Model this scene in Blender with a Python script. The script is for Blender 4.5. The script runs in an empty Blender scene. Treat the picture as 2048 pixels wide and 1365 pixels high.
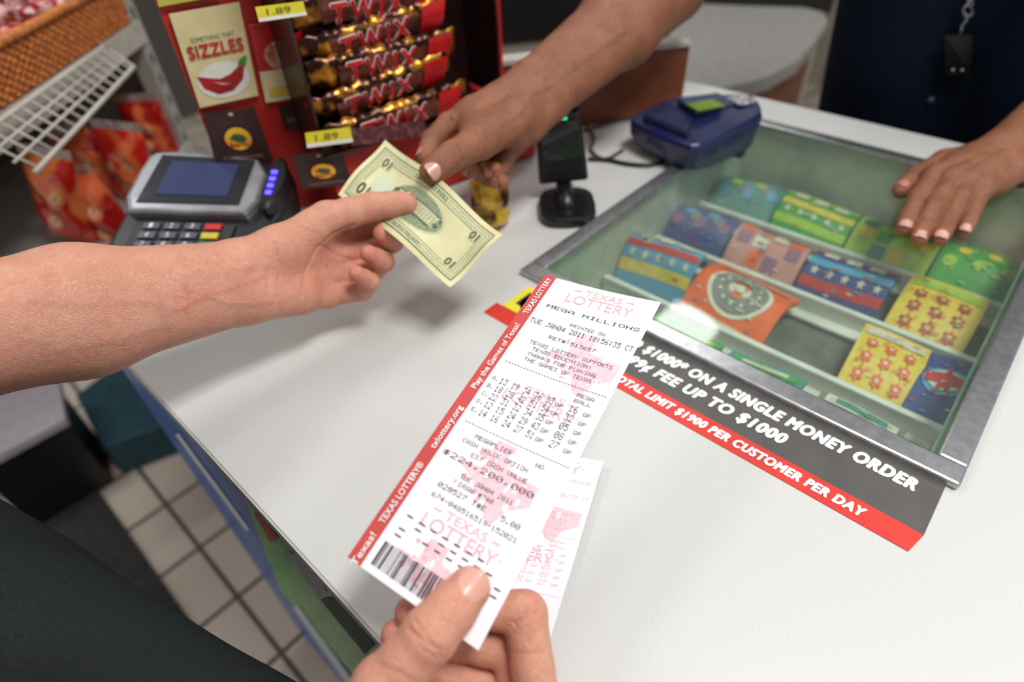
import bpy, math, random
import numpy as np
from mathutils import Vector, Matrix
from mathutils.bvhtree import BVHTree
random.seed(7)
V=Vector
col=bpy.context.scene.collection
# ------------------------------------------------------------------ camera frame
F=1200.0
d_=V((76,-1318,-F)).normalized(); UP=-d_
A_=V((-1714,992,-F)); A_=(A_-UP*A_.dot(UP)).normalized()
B_=A_.cross(UP).normalized()
if B_.x<0: B_=-B_
CAM=V((0,0,1.33)); CZ=0.95
def ray(px,py):
    r=V((px-1024,682.5-py,-F))
    return V((B_.dot(r),A_.dot(r),UP.dot(r)))
def C(px,py,d): return CAM+ray(px,py)*(d/F)
def Z(px,py,z):
    r=ray(px,py); return CAM+r*((z-CAM.z)/r.z)
def PL(px,py,p,n):
    r=ray(px,py); return CAM+r*((p-CAM).dot(n)/r.dot(n))
cd=bpy.data.cameras.new('camera'); cam=bpy.data.objects.new('camera',cd); col.objects.link(cam)
R3=Matrix((B_,A_,UP))
cam.matrix_world=Matrix.Translation(CAM)@R3.to_4x4()
cd.sensor_width=36; cd.lens=36*F/2048; cd.clip_start=.01; cd.clip_end=50
cd.dof.use_dof=True; cd.dof.focus_distance=.42; cd.dof.aperture_fstop=3.2
bpy.context.scene.camera=cam
try: bpy.context.scene.view_settings.view_transform='Standard'
except Exception: pass
# ------------------------------------------------------------------ materials
def lin(c):
    return tuple(((x/255)/12.92 if x/255<=.04045 else ((x/255+.055)/1.055)**2.4) for x in c)+(1,)
_m={}
def M(name,c1,c2=None,scale=40,rough=.5,metal=0,bump=0,bscale=200,coat=0,emit=0,spec=.5,sharp=None,alpha=1):
    if name in _m: return _m[name]
    m=bpy.data.materials.new(name); m.use_nodes=True; nt=m.node_tree; b=nt.nodes['Principled BSDF']
    b.inputs['Roughness'].default_value=rough; b.inputs['Metallic'].default_value=metal
    b.inputs['Coat Weight'].default_value=coat; b.inputs['Specular IOR Level'].default_value=spec
    b.inputs['Alpha'].default_value=alpha
    tc=nt.nodes.new('ShaderNodeTexCoord')
    n=nt.nodes.new('ShaderNodeTexNoise'); n.inputs['Scale'].default_value=scale; n.inputs['Detail'].default_value=4
    nt.links.new(tc.outputs['Object'],n.inputs['Vector'])
    r=nt.nodes.new('ShaderNodeValToRGB'); 
    c2=c2 or tuple(x*.93 for x in c1)
    lo,hi=sharp or (.35,.65)
    r.color_ramp.elements[0].position=lo; r.color_ramp.elements[1].position=hi
    r.color_ramp.elements[0].color=lin(c1); r.color_ramp.elements[1].color=lin(c2)
    nt.links.new(n.outputs['Fac'],r.inputs['Fac']); nt.links.new(r.outputs['Color'],b.inputs['Base Color'])
    if emit:
        nt.links.new(r.outputs['Color'],b.inputs['Emission Color']); b.inputs['Emission Strength'].default_value=emit
    if bump:
        n2=nt.nodes.new('ShaderNodeTexNoise'); n2.inputs['Scale'].default_value=bscale; n2.inputs['Detail'].default_value=3
        nt.links.new(tc.outputs['Object'],n2.inputs['Vector'])
        bp=nt.nodes.new('ShaderNodeBump'); bp.inputs['Strength'].default_value=bump; bp.inputs['Distance'].default_value=.001
        nt.links.new(n2.outputs['Fac'],bp.inputs['Height']); nt.links.new(bp.outputs['Normal'],b.inputs['Normal'])
    _m[name]=m; return m
def glassmat(name,tint,opac=.06):
    m=bpy.data.materials.new(name); m.use_nodes=True; nt=m.node_tree; nt.nodes.clear()
    o=nt.nodes.new('ShaderNodeOutputMaterial'); t=nt.nodes.new('ShaderNodeBsdfTransparent'); t.inputs[0].default_value=lin(tint)
    g=nt.nodes.new('ShaderNodeBsdfGlossy'); g.inputs['Roughness'].default_value=.03
    f=nt.nodes.new('ShaderNodeLayerWeight'); f.inputs['Blend'].default_value=.5
    pw=nt.nodes.new('ShaderNodeMath'); pw.operation='POWER'; pw.inputs[1].default_value=3.5; nt.links.new(f.outputs['Facing'],pw.inputs[0])
    mr=nt.nodes.new('ShaderNodeMapRange'); mr.inputs[3].default_value=.04; mr.inputs[4].default_value=.6; nt.links.new(pw.outputs[0],mr.inputs[0])
    mx=nt.nodes.new('ShaderNodeMixShader'); nt.links.new(mr.outputs[0],mx.inputs[0]); nt.links.new(t.outputs[0],mx.inputs[1]); nt.links.new(g.outputs[0],mx.inputs[2])
    df=nt.nodes.new('ShaderNodeBsdfDiffuse'); df.inputs[0].default_value=lin((216,222,214))
    m2=nt.nodes.new('ShaderNodeMixShader')
    nz=nt.nodes.new('ShaderNodeTexNoise'); nz.inputs['Scale'].default_value=9
    mp=nt.nodes.new('ShaderNodeMapRange'); mp.inputs[3].default_value=opac*.6; mp.inputs[4].default_value=opac*1.5
    nt.links.new(nz.outputs['Fac'],mp.inputs[0]); nt.links.new(mp.outputs[0],m2.inputs[0])
    nt.links.new(mx.outputs[0],m2.inputs[1]); nt.links.new(df.outputs[0],m2.inputs[2]); nt.links.new(m2.outputs[0],o.inputs[0])
    return m
def tilemat():
    m=bpy.data.materials.new('floor_tile'); m.use_nodes=True; nt=m.node_tree; b=nt.nodes['Principled BSDF']
    tc=nt.nodes.new('ShaderNodeTexCoord'); br=nt.nodes.new('ShaderNodeTexBrick'); br.offset=0; br.squash=1
    br.inputs['Scale'].default_value=1; br.inputs['Brick Width'].default_value=.185; br.inputs['Row Height'].default_value=.185
    br.inputs['Mortar Size'].default_value=.006; br.inputs['Color1'].default_value=lin((222,206,190)); br.inputs['Color2'].default_value=lin((208,192,176)); br.inputs['Mortar'].default_value=lin((92,80,70))
    nt.links.new(tc.outputs['Object'],br.inputs['Vector']); nt.links.new(br.outputs['Color'],b.inputs['Base Color'])
    b.inputs['Roughness'].default_value=.45
    return m
def skinmat(name,base,red,palm,dark,vein,blot):
    m=bpy.data.materials.new(name); m.use_nodes=True; nt=m.node_tree; b=nt.nodes['Principled BSDF']; L=nt.links.new
    at=nt.nodes.new('ShaderNodeAttribute'); at.attribute_name='tint'
    sp=nt.nodes.new('ShaderNodeSeparateColor'); L(at.outputs['Color'],sp.inputs[0])
    tc=nt.nodes.new('ShaderNodeTexCoord')
    def noise(sc,lo,hi,det=5):
        n=nt.nodes.new('ShaderNodeTexNoise'); n.inputs['Scale'].default_value=sc; n.inputs['Detail'].default_value=det; L(tc.outputs['Object'],n.inputs['Vector'])
        mr=nt.nodes.new('ShaderNodeMapRange'); mr.inputs[1].default_value=lo; mr.inputs[2].default_value=hi; L(n.outputs['Fac'],mr.inputs[0]); return mr.outputs[0]
    def mix(f,a,bb):
        x=nt.nodes.new('ShaderNodeMix'); x.data_type='RGBA'; L(f,x.inputs[0])
        for s,i in ((a,6),(bb,7)):
            if isinstance(s,tuple): x.inputs[i].default_value=lin(s)
            else: L(s,x.inputs[i])
        return x.outputs[2]
    c=mix(noise(38,.35,.75),base,dark)
    sc=nt.nodes.new('ShaderNodeMath'); sc.operation='MULTIPLY'; sc.inputs[1].default_value=blot; L(noise(130,.46,.78,7),sc.inputs[0])
    c=mix(sc.outputs[0],c,red)
    c=mix(sp.outputs[1],c,palm); c=mix(sp.outputs[0],c,red); c=mix(sp.outputs[2],c,vein)
    L(c,b.inputs['Base Color'])
    b.inputs['Roughness'].default_value=.48; b.inputs['Subsurface Weight'].default_value=.06; b.inputs['Subsurface Radius'].default_value=(1,.35,.2); b.inputs['Subsurface Scale'].default_value=.003
    v=nt.nodes.new('ShaderNodeTexVoronoi'); v.inputs['Scale'].default_value=900; v.feature='DISTANCE_TO_EDGE'; L(tc.outputs['Object'],v.inputs['Vector'])
    n3=nt.nodes.new('ShaderNodeTexNoise'); n3.inputs['Scale'].default_value=220; n3.inputs['Detail'].default_value=5; L(tc.outputs['Object'],n3.inputs['Vector'])
    ad=nt.nodes.new('ShaderNodeMath'); ad.operation='ADD'; L(v.outputs['Distance'],ad.inputs[0]); L(n3.outputs['Fac'],ad.inputs[1])
    bp=nt.nodes.new('ShaderNodeBump'); bp.inputs['Strength'].default_value=.75; bp.inputs['Distance'].default_value=.001; L(ad.outputs[0],bp.inputs['Height']); L(bp.outputs['Normal'],b.inputs['Normal'])
    return m
# ------------------------------------------------------------------ text
_t={}
def tgeo(s,sp=0,shear=0):
    k=(s,sp,shear)
    if k in _t: return _t[k]
    c=bpy.data.curves.new('t','FONT'); c.body=s; c.shear=shear; c.resolution_u=3; c.size=1; c.space_character=1+sp
    o=bpy.data.objects.new('t',c); col.objects.link(o)
    dg=bpy.context.evaluated_depsgraph_get(); e=o.evaluated_get(dg); me=e.to_mesh()
    vs=[(v.co.x,v.co.y) for v in me.vertices]; fs=[tuple(p.vertices) for p in me.polygons]
    e.to_mesh_clear(); bpy.data.objects.remove(o); bpy.data.curves.remove(c)
    if vs:
        x0=min(v[0] for v in vs); x1=max(v[0] for v in vs)
    else: x0,x1=0,1
    vs=[((x-x0)/.70,y/.70) for x,y in vs]; w=(x1-x0)/.70
    _t[k]=(vs,fs,w); return _t[k]
DOT={' ':(0,0,0,0,0),'!':(0,0,0x5F,0,0),'#':(0x14,0x7F,0x14,0x7F,0x14),'$':(0x24,0x2A,0x7F,0x2A,0x12),',':(0,0x50,0x30,0,0),'-':(8,8,8,8,8),'.':(0,0x60,0x60,0,0),
'0':(0x3E,0x51,0x49,0x45,0x3E),'1':(0,0x42,0x7F,0x40,0),'2':(0x42,0x61,0x51,0x49,0x46),'3':(0x21,0x41,0x45,0x4B,0x31),'4':(0x18,0x14,0x12,0x7F,0x10),'5':(0x27,0x45,0x45,0x45,0x39),'6':(0x3C,0x4A,0x49,0x49,0x30),'7':(1,0x71,9,5,3),'8':(0x36,0x49,0x49,0x49,0x36),'9':(6,0x49,0x49,0x29,0x1E),':':(0,0x36,0x36,0,0),
'A':(0x7E,0x11,0x11,0x11,0x7E),'B':(0x7F,0x49,0x49,0x49,0x36),'C':(0x3E,0x41,0x41,0x41,0x22),'D':(0x7F,0x41,0x41,0x22,0x1C),'E':(0x7F,0x49,0x49,0x49,0x41),'F':(0x7F,9,9,9,1),'G':(0x3E,0x41,0x49,0x49,0x7A),'H':(0x7F,8,8,8,0x7F),'I':(0,0x41,0x7F,0x41,0),'J':(0x20,0x40,0x41,0x3F,1),'K':(0x7F,8,0x14,0x22,0x41),'L':(0x7F,0x40,0x40,0x40,0x40),'M':(0x7F,2,0x0C,2,0x7F),'N':(0x7F,4,8,0x10,0x7F),'O':(0x3E,0x41,0x41,0x41,0x3E),'P':(0x7F,9,9,9,6),'Q':(0x3E,0x41,0x51,0x21,0x5E),'R':(0x7F,9,0x19,0x29,0x46),'S':(0x46,0x49,0x49,0x49,0x31),'T':(1,1,0x7F,1,1),'U':(0x3F,0x40,0x40,0x40,0x3F),'V':(0x1F,0x20,0x40,0x20,0x1F),'W':(0x3F,0x40,0x38,0x40,0x3F),'X':(0x63,0x14,8,0x14,0x63),'Y':(7,8,0x70,8,7),'Z':(0x61,0x51,0x49,0x45,0x43)}
# ------------------------------------------------------------------ mesh builder
class MB:
    def __init__(s): s.v=[]; s.f=[]; s.m=[]; s.mats=[]
    def mi(s,m):
        if m not in s.mats: s.mats.append(m)
        return s.mats.index(m)
    def add(s,vs,fs,m):
        n=len(s.v); k=s.mi(m); s.v+= [tuple(v) for v in vs]
        for f in fs: s.f.append(tuple(i+n for i in f)); s.m.append(k)
        return s
    def prism(s,pts,off,m):
        n=len(pts); off=V(off); p=[V(q) for q in pts]; vs=p+[q+off for q in p]
        fs=[tuple(range(n))[::-1],tuple(range(n,2*n))]+[(i,(i+1)%n,n+(i+1)%n,n+i) for i in range(n)]
        return s.add(vs,fs,m)
    def box(s,c,size,m,ex=None,ey=None,ez=None):
        ex=V(ex or (1,0,0)); ey=V(ey or (0,1,0)); ez=V(ez or (0,0,1)); c=V(c); a,b,h=[x/2 for x in size]
        p=[c-ex*a-ey*b-ez*h,c+ex*a-ey*b-ez*h,c+ex*a+ey*b-ez*h,c-ex*a+ey*b-ez*h]
        return s.prism(p,ez*2*h,m)
    def tube(s,path,r,m,n=8):
        path=[V(p) for p in path]; N=len(path); rs=r if isinstance(r,(list,tuple)) else [r]*N
        vs=[];fs=[]; t0=(path[1]-path[0]).normalized(); u=t0.orthogonal().normalized()
        for i,p in enumerate(path):
            t=(path[min(i+1,N-1)]-path[max(i-1,0)]).normalized(); u=(u-t*u.dot(t)).normalized(); w=t.cross(u)
            for j in range(n):
                a=2*math.pi*j/n; vs.append(p+(u*math.cos(a)+w*math.sin(a))*rs[i])
        for i in range(N-1):
            for j in range(n): fs.append((i*n+j,i*n+(j+1)%n,(i+1)*n+(j+1)%n,(i+1)*n+j))
        fs.append(tuple(range(n))[::-1]); fs.append(tuple((N-1)*n+j for j in range(n)))
        return s.add(vs,fs,m)
    def grid(s,f,nu,nv,m):
        vs=[f(i/nu,j/nv) for j in range(nv+1) for i in range(nu+1)]
        fs=[(j*(nu+1)+i,j*(nu+1)+i+1,(j+1)*(nu+1)+i+1,(j+1)*(nu+1)+i) for j in range(nv) for i in range(nu)]
        return s.add(vs,fs,m)
    def ball(s,c,r,m,ex=(1,0,0),ey=(0,1,0),ez=(0,0,1),nu=16,nv=10):
        c=V(c);ex=V(ex);ey=V(ey);ez=V(ez)
        def f(u,v):
            a=u*2*math.pi;b=(v-.5)*math.pi
            return c+ex*(r[0]*math.cos(a)*math.cos(b))+ey*(r[1]*math.sin(a)*math.cos(b))+ez*(r[2]*math.sin(b))
        return s.grid(f,nu,nv,m)
    def loft(s,rings,m,cap=True):
        n=len(rings[0]); vs=[p for r in rings for p in r]; fs=[]
        for i in range(len(rings)-1):
            for j in range(n): fs.append((i*n+j,i*n+(j+1)%n,(i+1)*n+(j+1)%n,(i+1)*n+j))
        if cap: fs+=[tuple(range(n))[::-1],tuple((len(rings)-1)*n+j for j in range(n))]
        return s.add(vs,fs,m)
    def text(s,t,fm,x,y,h,m,w=None,align='C',rot=0,bold=0,shear=0,sx=1,maxw=None,sp=0,lift=2.5e-5):
        vs,fs,tw=tgeo(t,sp,shear); k=h*sx
        if w: k=w/tw
        if maxw and k*tw>maxw: k=maxw/tw
        W=tw*k; ox={'C':-W/2,'L':0,'R':-W}[align]; ca,sa=math.cos(rot),math.sin(rot)
        o=bold*h; q0=V(fm(x,y)); nn=(V(fm(x+h*.5,y))-q0).cross(V(fm(x,y+h*.5))-q0).normalized()
        for i,(dx,dy) in enumerate(((0,0),) if not bold else ((0,0),(o,0),(-o,0),(0,o),(0,-o),(o*.7,o*.7),(-o*.7,o*.7),(o*.7,-o*.7),(-o*.7,-o*.7))):
            out=[]
            for a,b in vs:
                p=a*k+ox+dx; q=b*h-h/2+dy; out.append(V(fm(x+p*ca-q*sa,y+p*sa+q*ca))+nn*(i*lift))
            s.add(out,fs,m)
        return s
    def dots(s,t,fm,x,y,w,h,m):
        n=len(t)*6-1; dx=w/n; dy=h/7; vs=[];fs=[]
        for ci,ch in enumerate(t):
            for cx,bits in enumerate(DOT.get(ch,(0,)*5)):
                r=0
                while r<7:
                    if bits>>r&1:
                        r1=r
                        while r1+1<7 and bits>>(r1+1)&1: r1+=1
                        x0=x-w/2+(ci*6+cx)*dx; x1=x0+dx*.96; y1=y+h/2-r*dy; y0=y+h/2-(r1+1)*dy+dy*.18
                        k=len(vs); vs+=[fm(x0,y0),fm(x1,y0),fm(x1,y1),fm(x0,y1)]; fs.append((k,k+1,k+2,k+3)); r=r1+1
                    else: r+=1
        return s.add(vs,fs,m)
    def poly(s,fm,pts,m): return s.add([fm(*p) for p in pts],[tuple(range(len(pts)))],m)
    def rect(s,fm,x0,y0,x1,y1,m,n=1):
        return s.grid(lambda u,v: fm(x0+(x1-x0)*u,y0+(y1-y0)*v),n,1,m)
    def disc(s,fm,cx,cy,rx,ry,m,n=28): return s.poly(fm,[(cx+rx*math.cos(2*math.pi*i/n),cy+ry*math.sin(2*math.pi*i/n)) for i in range(n)],m)
    def ring(s,fm,cx,cy,r0,r1,m,n=28,k=1):
        return s.grid(lambda u,v: fm(cx+(r0+(r1-r0)*v)*math.cos(2*math.pi*u),cy+k*(r0+(r1-r0)*v)*math.sin(2*math.pi*u)),n,1,m)
    def star(s,fm,cx,cy,r,m,n=5,q=.42,a0=math.pi/2):
        return s.poly(fm,[(cx+(r if i%2==0 else r*q)*math.cos(a0+math.pi*i/n),cy+(r if i%2==0 else r*q)*math.sin(a0+math.pi*i/n)) for i in range(2*n)],m)
    def build(s,name,parent=None,smooth=False,bevel=0,seg=2,label=None):
        me=bpy.data.meshes.new(name); me.from_pydata(s.v,[],s.f)
        for m in s.mats: me.materials.append(m)
        me.polygons.foreach_set('material_index',s.m)
        if smooth: me.polygons.foreach_set('use_smooth',[True]*len(s.f))
        me.update(); o=bpy.data.objects.new(name,me); col.objects.link(o); par(o,parent)
        if bevel:
            q=o.modifiers.new('b','BEVEL'); q.width=bevel; q.segments=seg; q.limit_method='ANGLE'; q.angle_limit=math.radians(40)
        if label: o['label']=label
        return o
def par(o,parent):
    if parent is None: return
    o.parent=parent
    if parent.type=='EMPTY': o.matrix_parent_inverse=Matrix.Translation(-parent.location)
def tag(o,label,cat,group=None):
    o['label']=label; o['category']=cat
    if group: o['group']=group
    return o
def thing(name,loc,label,cat,group=None):
    o=bpy.data.objects.new(name,None); o.empty_display_size=.02; o.location=V(loc); col.objects.link(o); return tag(o,label,cat,group)
def struct(o): o['kind']='structure'; return o
def quadmap(p00,p10,p11,p01,eps=0):
    nn=(p10-p00).cross(p01-p00).normalized()
    if nn.dot(CAM-p00)<0: nn=-nn
    return lambda u,v: (p00*(1-u)+p10*u)*(1-v)+(p01*(1-u)+p11*u)*v+nn*eps
# ------------------------------------------------------------------ SDF bodies
def smin(a,b,k):
    h=np.clip(.5+.5*(b-a)/k,0,1); return b+(a-b)*h-k*h*(1-h)
def capd(X,Y,Zz,a,b,ra,rb):
    ba=np.array(b-a,dtype=np.float32); l2=float(ba@ba)+1e-12
    px=X-a.x; py=Y-a.y; pz=Zz-a.z
    t=np.clip((px*ba[0]+py*ba[1]+pz*ba[2])/l2,0,1)
    return np.sqrt((px-t*ba[0])**2+(py-t*ba[1])**2+(pz-t*ba[2])**2)-(ra+(rb-ra)*t)
def sdfmesh(groups,h,cuts=()):
    allp=[]; 
    for g in groups:
        for a,b,ra,rb in g['caps']:
            for p,r in((a,ra),(b,rb)): allp+= [p-V((r,r,r)),p+V((r,r,r))]
    lo=np.array([min(p[i] for p in allp) for i in range(3)])-4*h; hi=np.array([max(p[i] for p in allp) for i in range(3)])+4*h
    n=np.ceil((hi-lo)/h).astype(int)+1
    ax=[ (lo[i]+h*np.arange(n[i])).astype(np.float32) for i in range(3)]
    Fd=np.full(tuple(n),.05,dtype=np.float32)
    def sl(caps,pad):
        r=[]
        for i in range(3):
            l=min(min(a[i]-ra,b[i]-rb) for a,b,ra,rb in caps)-pad; u=max(max(a[i]+ra,b[i]+rb) for a,b,ra,rb in caps)+pad
            r.append(slice(max(0,int((l-lo[i])/h)),min(n[i],int((u-lo[i])/h)+2)))
        return tuple(r)
    for g in groups:
        S=sl(g['caps'],max(.012,g.get('k1',.006)+.006)); X=ax[0][S[0]][:,None,None];Y=ax[1][S[1]][None,:,None];W=ax[2][S[2]][None,None,:]
        D=None
        for c in g['caps']:
            d=capd(X,Y,W,*c); D=d if D is None else smin(D,d,g.get('k',.004))
        k=g.get('k1',.006)
        if g.get('root') is not None:
            q=g['root']; k=g.get('k0',.0012)+k*np.exp(-((X-q.x)**2+(Y-q.y)**2+(W-q.z)**2)/(.014**2))
        Fd[S]=smin(Fd[S],D,k)
    for a,b,r,k in cuts:
        S=sl([(a,b,r,r)],k+.004); X=ax[0][S[0]][:,None,None];Y=ax[1][S[1]][None,:,None];W=ax[2][S[2]][None,None,:]
        Fd[S]=-smin(-Fd[S],capd(X,Y,W,a,b,r,r),k)
    s=Fd<0; nx,ny,nz=Fd.shape
    offs=[(i,j,k) for i in(0,1) for j in(0,1) for k in(0,1)]
    cnt=np.zeros((nx-1,ny-1,nz-1),np.int8)
    for i,j,k in offs: cnt+=s[i:nx-1+i,j:ny-1+j,k:nz-1+k]
    act=(cnt>0)&(cnt<8); idx=-np.ones(cnt.shape,np.int64); ids=np.argwhere(act); idx[act]=np.arange(len(ids))
    vals=[Fd[ids[:,0]+i,ids[:,1]+j,ids[:,2]+k] for i,j,k in offs]
    acc=np.zeros((len(ids),3)); num=np.zeros(len(ids))
    for p in range(8):
        for q in range(p+1,8):
            if sum(abs(offs[p][t]-offs[q][t]) for t in range(3))==1:
                a,b=vals[p],vals[q]; mk=(a<0)!=(b<0); t=np.where(mk,a/np.where(mk,a-b,1),0)
                pos=np.array(offs[p])[None,:]+t[:,None]*(np.array(offs[q])-np.array(offs[p]))[None,:]
                acc+=pos*mk[:,None]; num+=mk
    verts=lo+h*(ids+acc/num[:,None])
    fs=[]
    for axn in range(3):
        a=[slice(None)]*3; b=[slice(None)]*3; a[axn]=slice(0,-1); b[axn]=slice(1,None)
        e=np.argwhere(s[tuple(a)]!=s[tuple(b)])
        o1,o2=(axn+1)%3,(axn+2)%3
        e=e[(e[:,o1]>0)&(e[:,o2]>0)&(e[:,o1]<Fd.shape[o1]-1)&(e[:,o2]<Fd.shape[o2]-1)]
        ins=s[e[:,0],e[:,1],e[:,2]]
        def g(d1,d2):
            q=e.copy(); q[:,o1]+=d1; q[:,o2]+=d2; return idx[q[:,0],q[:,1],q[:,2]]
        Q=np.stack([g(-1,-1),g(0,-1),g(0,0),g(-1,0)],1)
        Q[~ins]=Q[~ins][:,::-1]; fs.append(Q)
    fs=np.concatenate(fs); fs=fs[(fs>=0).all(1)]
    return verts,fs
def emboss(v,f,paths):
    bvh=BVHTree.FromPolygons(v.tolist(),f.tolist())
    e1=v[f[:,2]]-v[f[:,0]]; e2=v[f[:,3]]-v[f[:,1]]; fn=np.cross(e1,e2); N=np.zeros_like(v)
    for i in range(4): np.add.at(N,f[:,i],fn)
    N/= (np.linalg.norm(N,axis=1)[:,None]+1e-12)
    disp=np.zeros(len(v)); marks=[]
    for pts,amp,rad,ch,st in paths:
        P=[]
        for (x0,y0),(x1,y1) in zip(pts[:-1],pts[1:]):
            n=max(2,int(math.hypot(x1-x0,y1-y0)/3))
            for i in range(n): P.append((x0+(x1-x0)*i/n,y0+(y1-y0)*i/n))
        dd=np.full(len(v),9.)
        for x,y in P:
            h=bvh.ray_cast(CAM,ray(x,y).normalized())[0]
            if h is None: continue
            dd=np.minimum(dd,((v-np.array(h))**2).sum(1)); marks.append((h,rad*1.4,st,ch))
        q=amp*np.exp(-dd/rad**2); disp=np.where(np.abs(q)>np.abs(disp),q,disp)
    return v+N*disp[:,None],f,[m for m in marks if m[2]>0]
FR=(.0108,.0099,.0088,.0075); TR=(.0165,.0138,.0118,.0096)
def seg(a,b,ra,rb,w=.93):
    m=a.lerp(b,.5); rm=(ra+rb)/2*w; return [(a,m,ra,rm),(m,b,rm,rb)]
def hand(wrist,elbow,thumb,fingers,palm,s=1,forearm=(.0205,.033),wide=1,fs=1):
    g=[]; up=palm.normalized()
    idxm=fingers[0][0]; pk=fingers[3][0]; lat=(pk-idxm); 
    ax_=(elbow-wrist).normalized(); lat=(lat-ax_*lat.dot(ax_)).normalized()
    r0,r1=forearm
    w1,w2=wrist-lat*.0115*s,wrist+lat*.0115*s
    m=wrist.lerp(elbow,.55)
    g.append(dict(caps=[(w1,m-lat*.012,r0*s,r1*.94*s),(w2,m+lat*.010,r0*s,r1*.96*s),(m-lat*.012,elbow,r1*.94*s,r1*1.18*s),(m+lat*.010,elbow,r1*.96*s,r1*1.18*s)],k=.02,k1=.02))
    caps=[]
    for i,f in enumerate(fingers):
        o=(-.0135,-.005,.004,.0125)[i]*s*wide
        st=wrist+lat*o-ax_*.004
        caps.append((st,f[0],.0145*s,(.0122,.0124,.0118,.0108)[i]*s))
        mid=st.lerp(f[0],.6)+up*.0035
        caps.append((st.lerp(f[0],.3)+up*.004,mid,.012*s,.011*s))
    caps.append((wrist+lat*.013*s-ax_*.008+up*.004,fingers[3][0].lerp(wrist,.35)+up*.006+lat*.003,.0145*s,.0145*s))
    g.append(dict(caps=caps,k=.009,k1=.014))
    th=thumb
    g.append(dict(caps=[(th[0],th[1],TR[0]*s,TR[1]*1.05*s),(wrist-lat*.008,th[0],.016*s,TR[0]*s),(th[0]+up*.004,fingers[0][0].lerp(wrist,.45)+up*.002,.0145*s,.012*s),(th[1].lerp(th[0],.3),fingers[0][0].lerp(wrist,.25),.0105*s,.0105*s)],k=.010,k1=.012))
    g.append(dict(caps=seg(th[1],th[2],TR[1]*s,TR[2]*s,.95)+seg(th[2],th[3],TR[2]*s,TR[3]*s,1.02),k=.004,k1=.010,k0=.0015,root=th[1]))
    for i,f in enumerate(fingers):
        q=(1,1.03,.98,.88)[i]*s*fs
        g.append(dict(caps=seg(f[0],f[1],FR[0]*q,FR[1]*q)+seg(f[1],f[2],FR[1]*q,FR[2]*q,.94)+seg(f[2],f[3],FR[2]*q,FR[3]*q,1.0),k=.0025,k1=.008,k0=.001,root=f[0]))
    return g
def joincuts(f,cam_side,s=1,r=.0003,T=FR,js=(1,2),offs=(-.0022,.0006),span=60,k=.0013,lift=1.0):
    out=[]
    for j in js:
        d=(f[j+1]-f[j-1]).normalized(); side=d.cross(cam_side).normalized(); n=side.cross(d).normalized()
        if n.dot(cam_side)<0: n=-n
        rr=T[j]*s*lift
        for k_,o in enumerate(offs):
            P=[]
            sp=span*(1-.25*abs(k_-len(offs)/2+.5)/max(1,len(offs)/2))
            for t in range(7):
                a=math.radians(-sp+2*sp*t/6); P.append(f[j]+d*(o*(1-.35*math.cos(a))+.0005*math.sin(k_*3+t*1.2))+(n*math.cos(a)+side*math.sin(a))*rr)
            for a,b in zip(P[:-1],P[1:]): out.append((a,b,r,k))
    return out
def nail(parent,tip,dip,dorsal,r,mat_,L=.0062,shift=.001):
    d=(tip-dip).normalized(); n=(dorsal-d*dorsal.dot(d)).normalized(); sd=d.cross(n)
    b=MB()
    def f(u,v):
        s_=-1+2*u; w=max(0,1-abs(s_)**3.2)**.45; th=(2*v-1)*.88*w; rr=r+.0004-.0005*abs(2*v-1)-.0004*(s_<-.8)
        return tip+d*(s_*L+shift-.001)+ (n*math.cos(th)+sd*math.sin(th))*(rr+max(0,-s_)*.0006)
    b.grid(f,12,10,mat_); return b.build('fingernail',parent,smooth=True)
def bodyobj(name,parts,mat_,parent,tips=(),marks=(),palmdirs=()):
    vs=[];fs=[];n=0
    for v,f in parts: vs.append(v); fs.append(f+n); n+=len(v)
    vs=np.concatenate(vs); fs=np.concatenate(fs)
    me=bpy.data.meshes.new(name); me.from_pydata(vs.tolist(),[],fs.tolist()); me.materials.append(mat_)
    me.polygons.foreach_set('use_smooth',[True]*len(fs)); me.update()
    red=np.zeros(len(vs)); vein=np.zeros(len(vs))
    for p,r,a in list(tips):
        d2=((vs-np.array(p))**2).sum(1); red=np.maximum(red,a*np.exp(-d2/r**2))
    for p,r,a,ch in marks:
        d2=((vs-np.array(p))**2).sum(1); q=a*np.exp(-d2/r**2)
        if ch==0: red=np.maximum(red,q)
        else: vein=np.maximum(vein,q)
    nr=np.empty(len(vs)*3); me.vertices.foreach_get('normal',nr); nr=nr.reshape(-1,3)
    pal=np.zeros(len(vs))
    for c,rad,dv in palmdirs:
        dd=np.sqrt(((vs-np.array(c))**2).sum(1)); k=np.clip((nr@np.array(dv.normalized()))*1.6-.1,0,1)*np.clip((rad-dd)/.02,0,1); pal=np.maximum(pal,k)
    ca=me.color_attributes.new('tint','FLOAT_COLOR','POINT')
    arr=np.ones((len(vs),4),np.float32); arr[:,0]=red; arr[:,1]=pal; arr[:,2]=vein
    ca.data.foreach_set('color',arr.ravel())
    o=bpy.data.objects.new(name,me); col.objects.link(o); par(o,parent); return o
# ------------------------------------------------------------------ common materials
black=M('black_plastic',(22,22,24),rough=.35); blacktxt=M('black_ink',(52,50,56),rough=.8)
redp=M('red_card',(190,34,24),(168,24,18),rough=.45); redink=M('red_ink',(196,66,62),(188,58,55),rough=.7)
pink=M('pink_ink',(236,198,206),(232,188,198),scale=300,rough=.8); pinkd=M('pink_ink_dark',(230,168,178),(234,180,188),scale=300,rough=.8)
paper=M('ticket_paper',(240,237,241),(236,232,238),rough=.65,spec=.2)
yellow=M('yellow_card',(232,218,56),(224,208,46),rough=.5); steel=M('brushed_aluminium',(190,192,194),(170,172,174),metal=.9,rough=.32,scale=120)
whitei=M('white_ink',(240,240,238),rough=.6)
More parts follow.
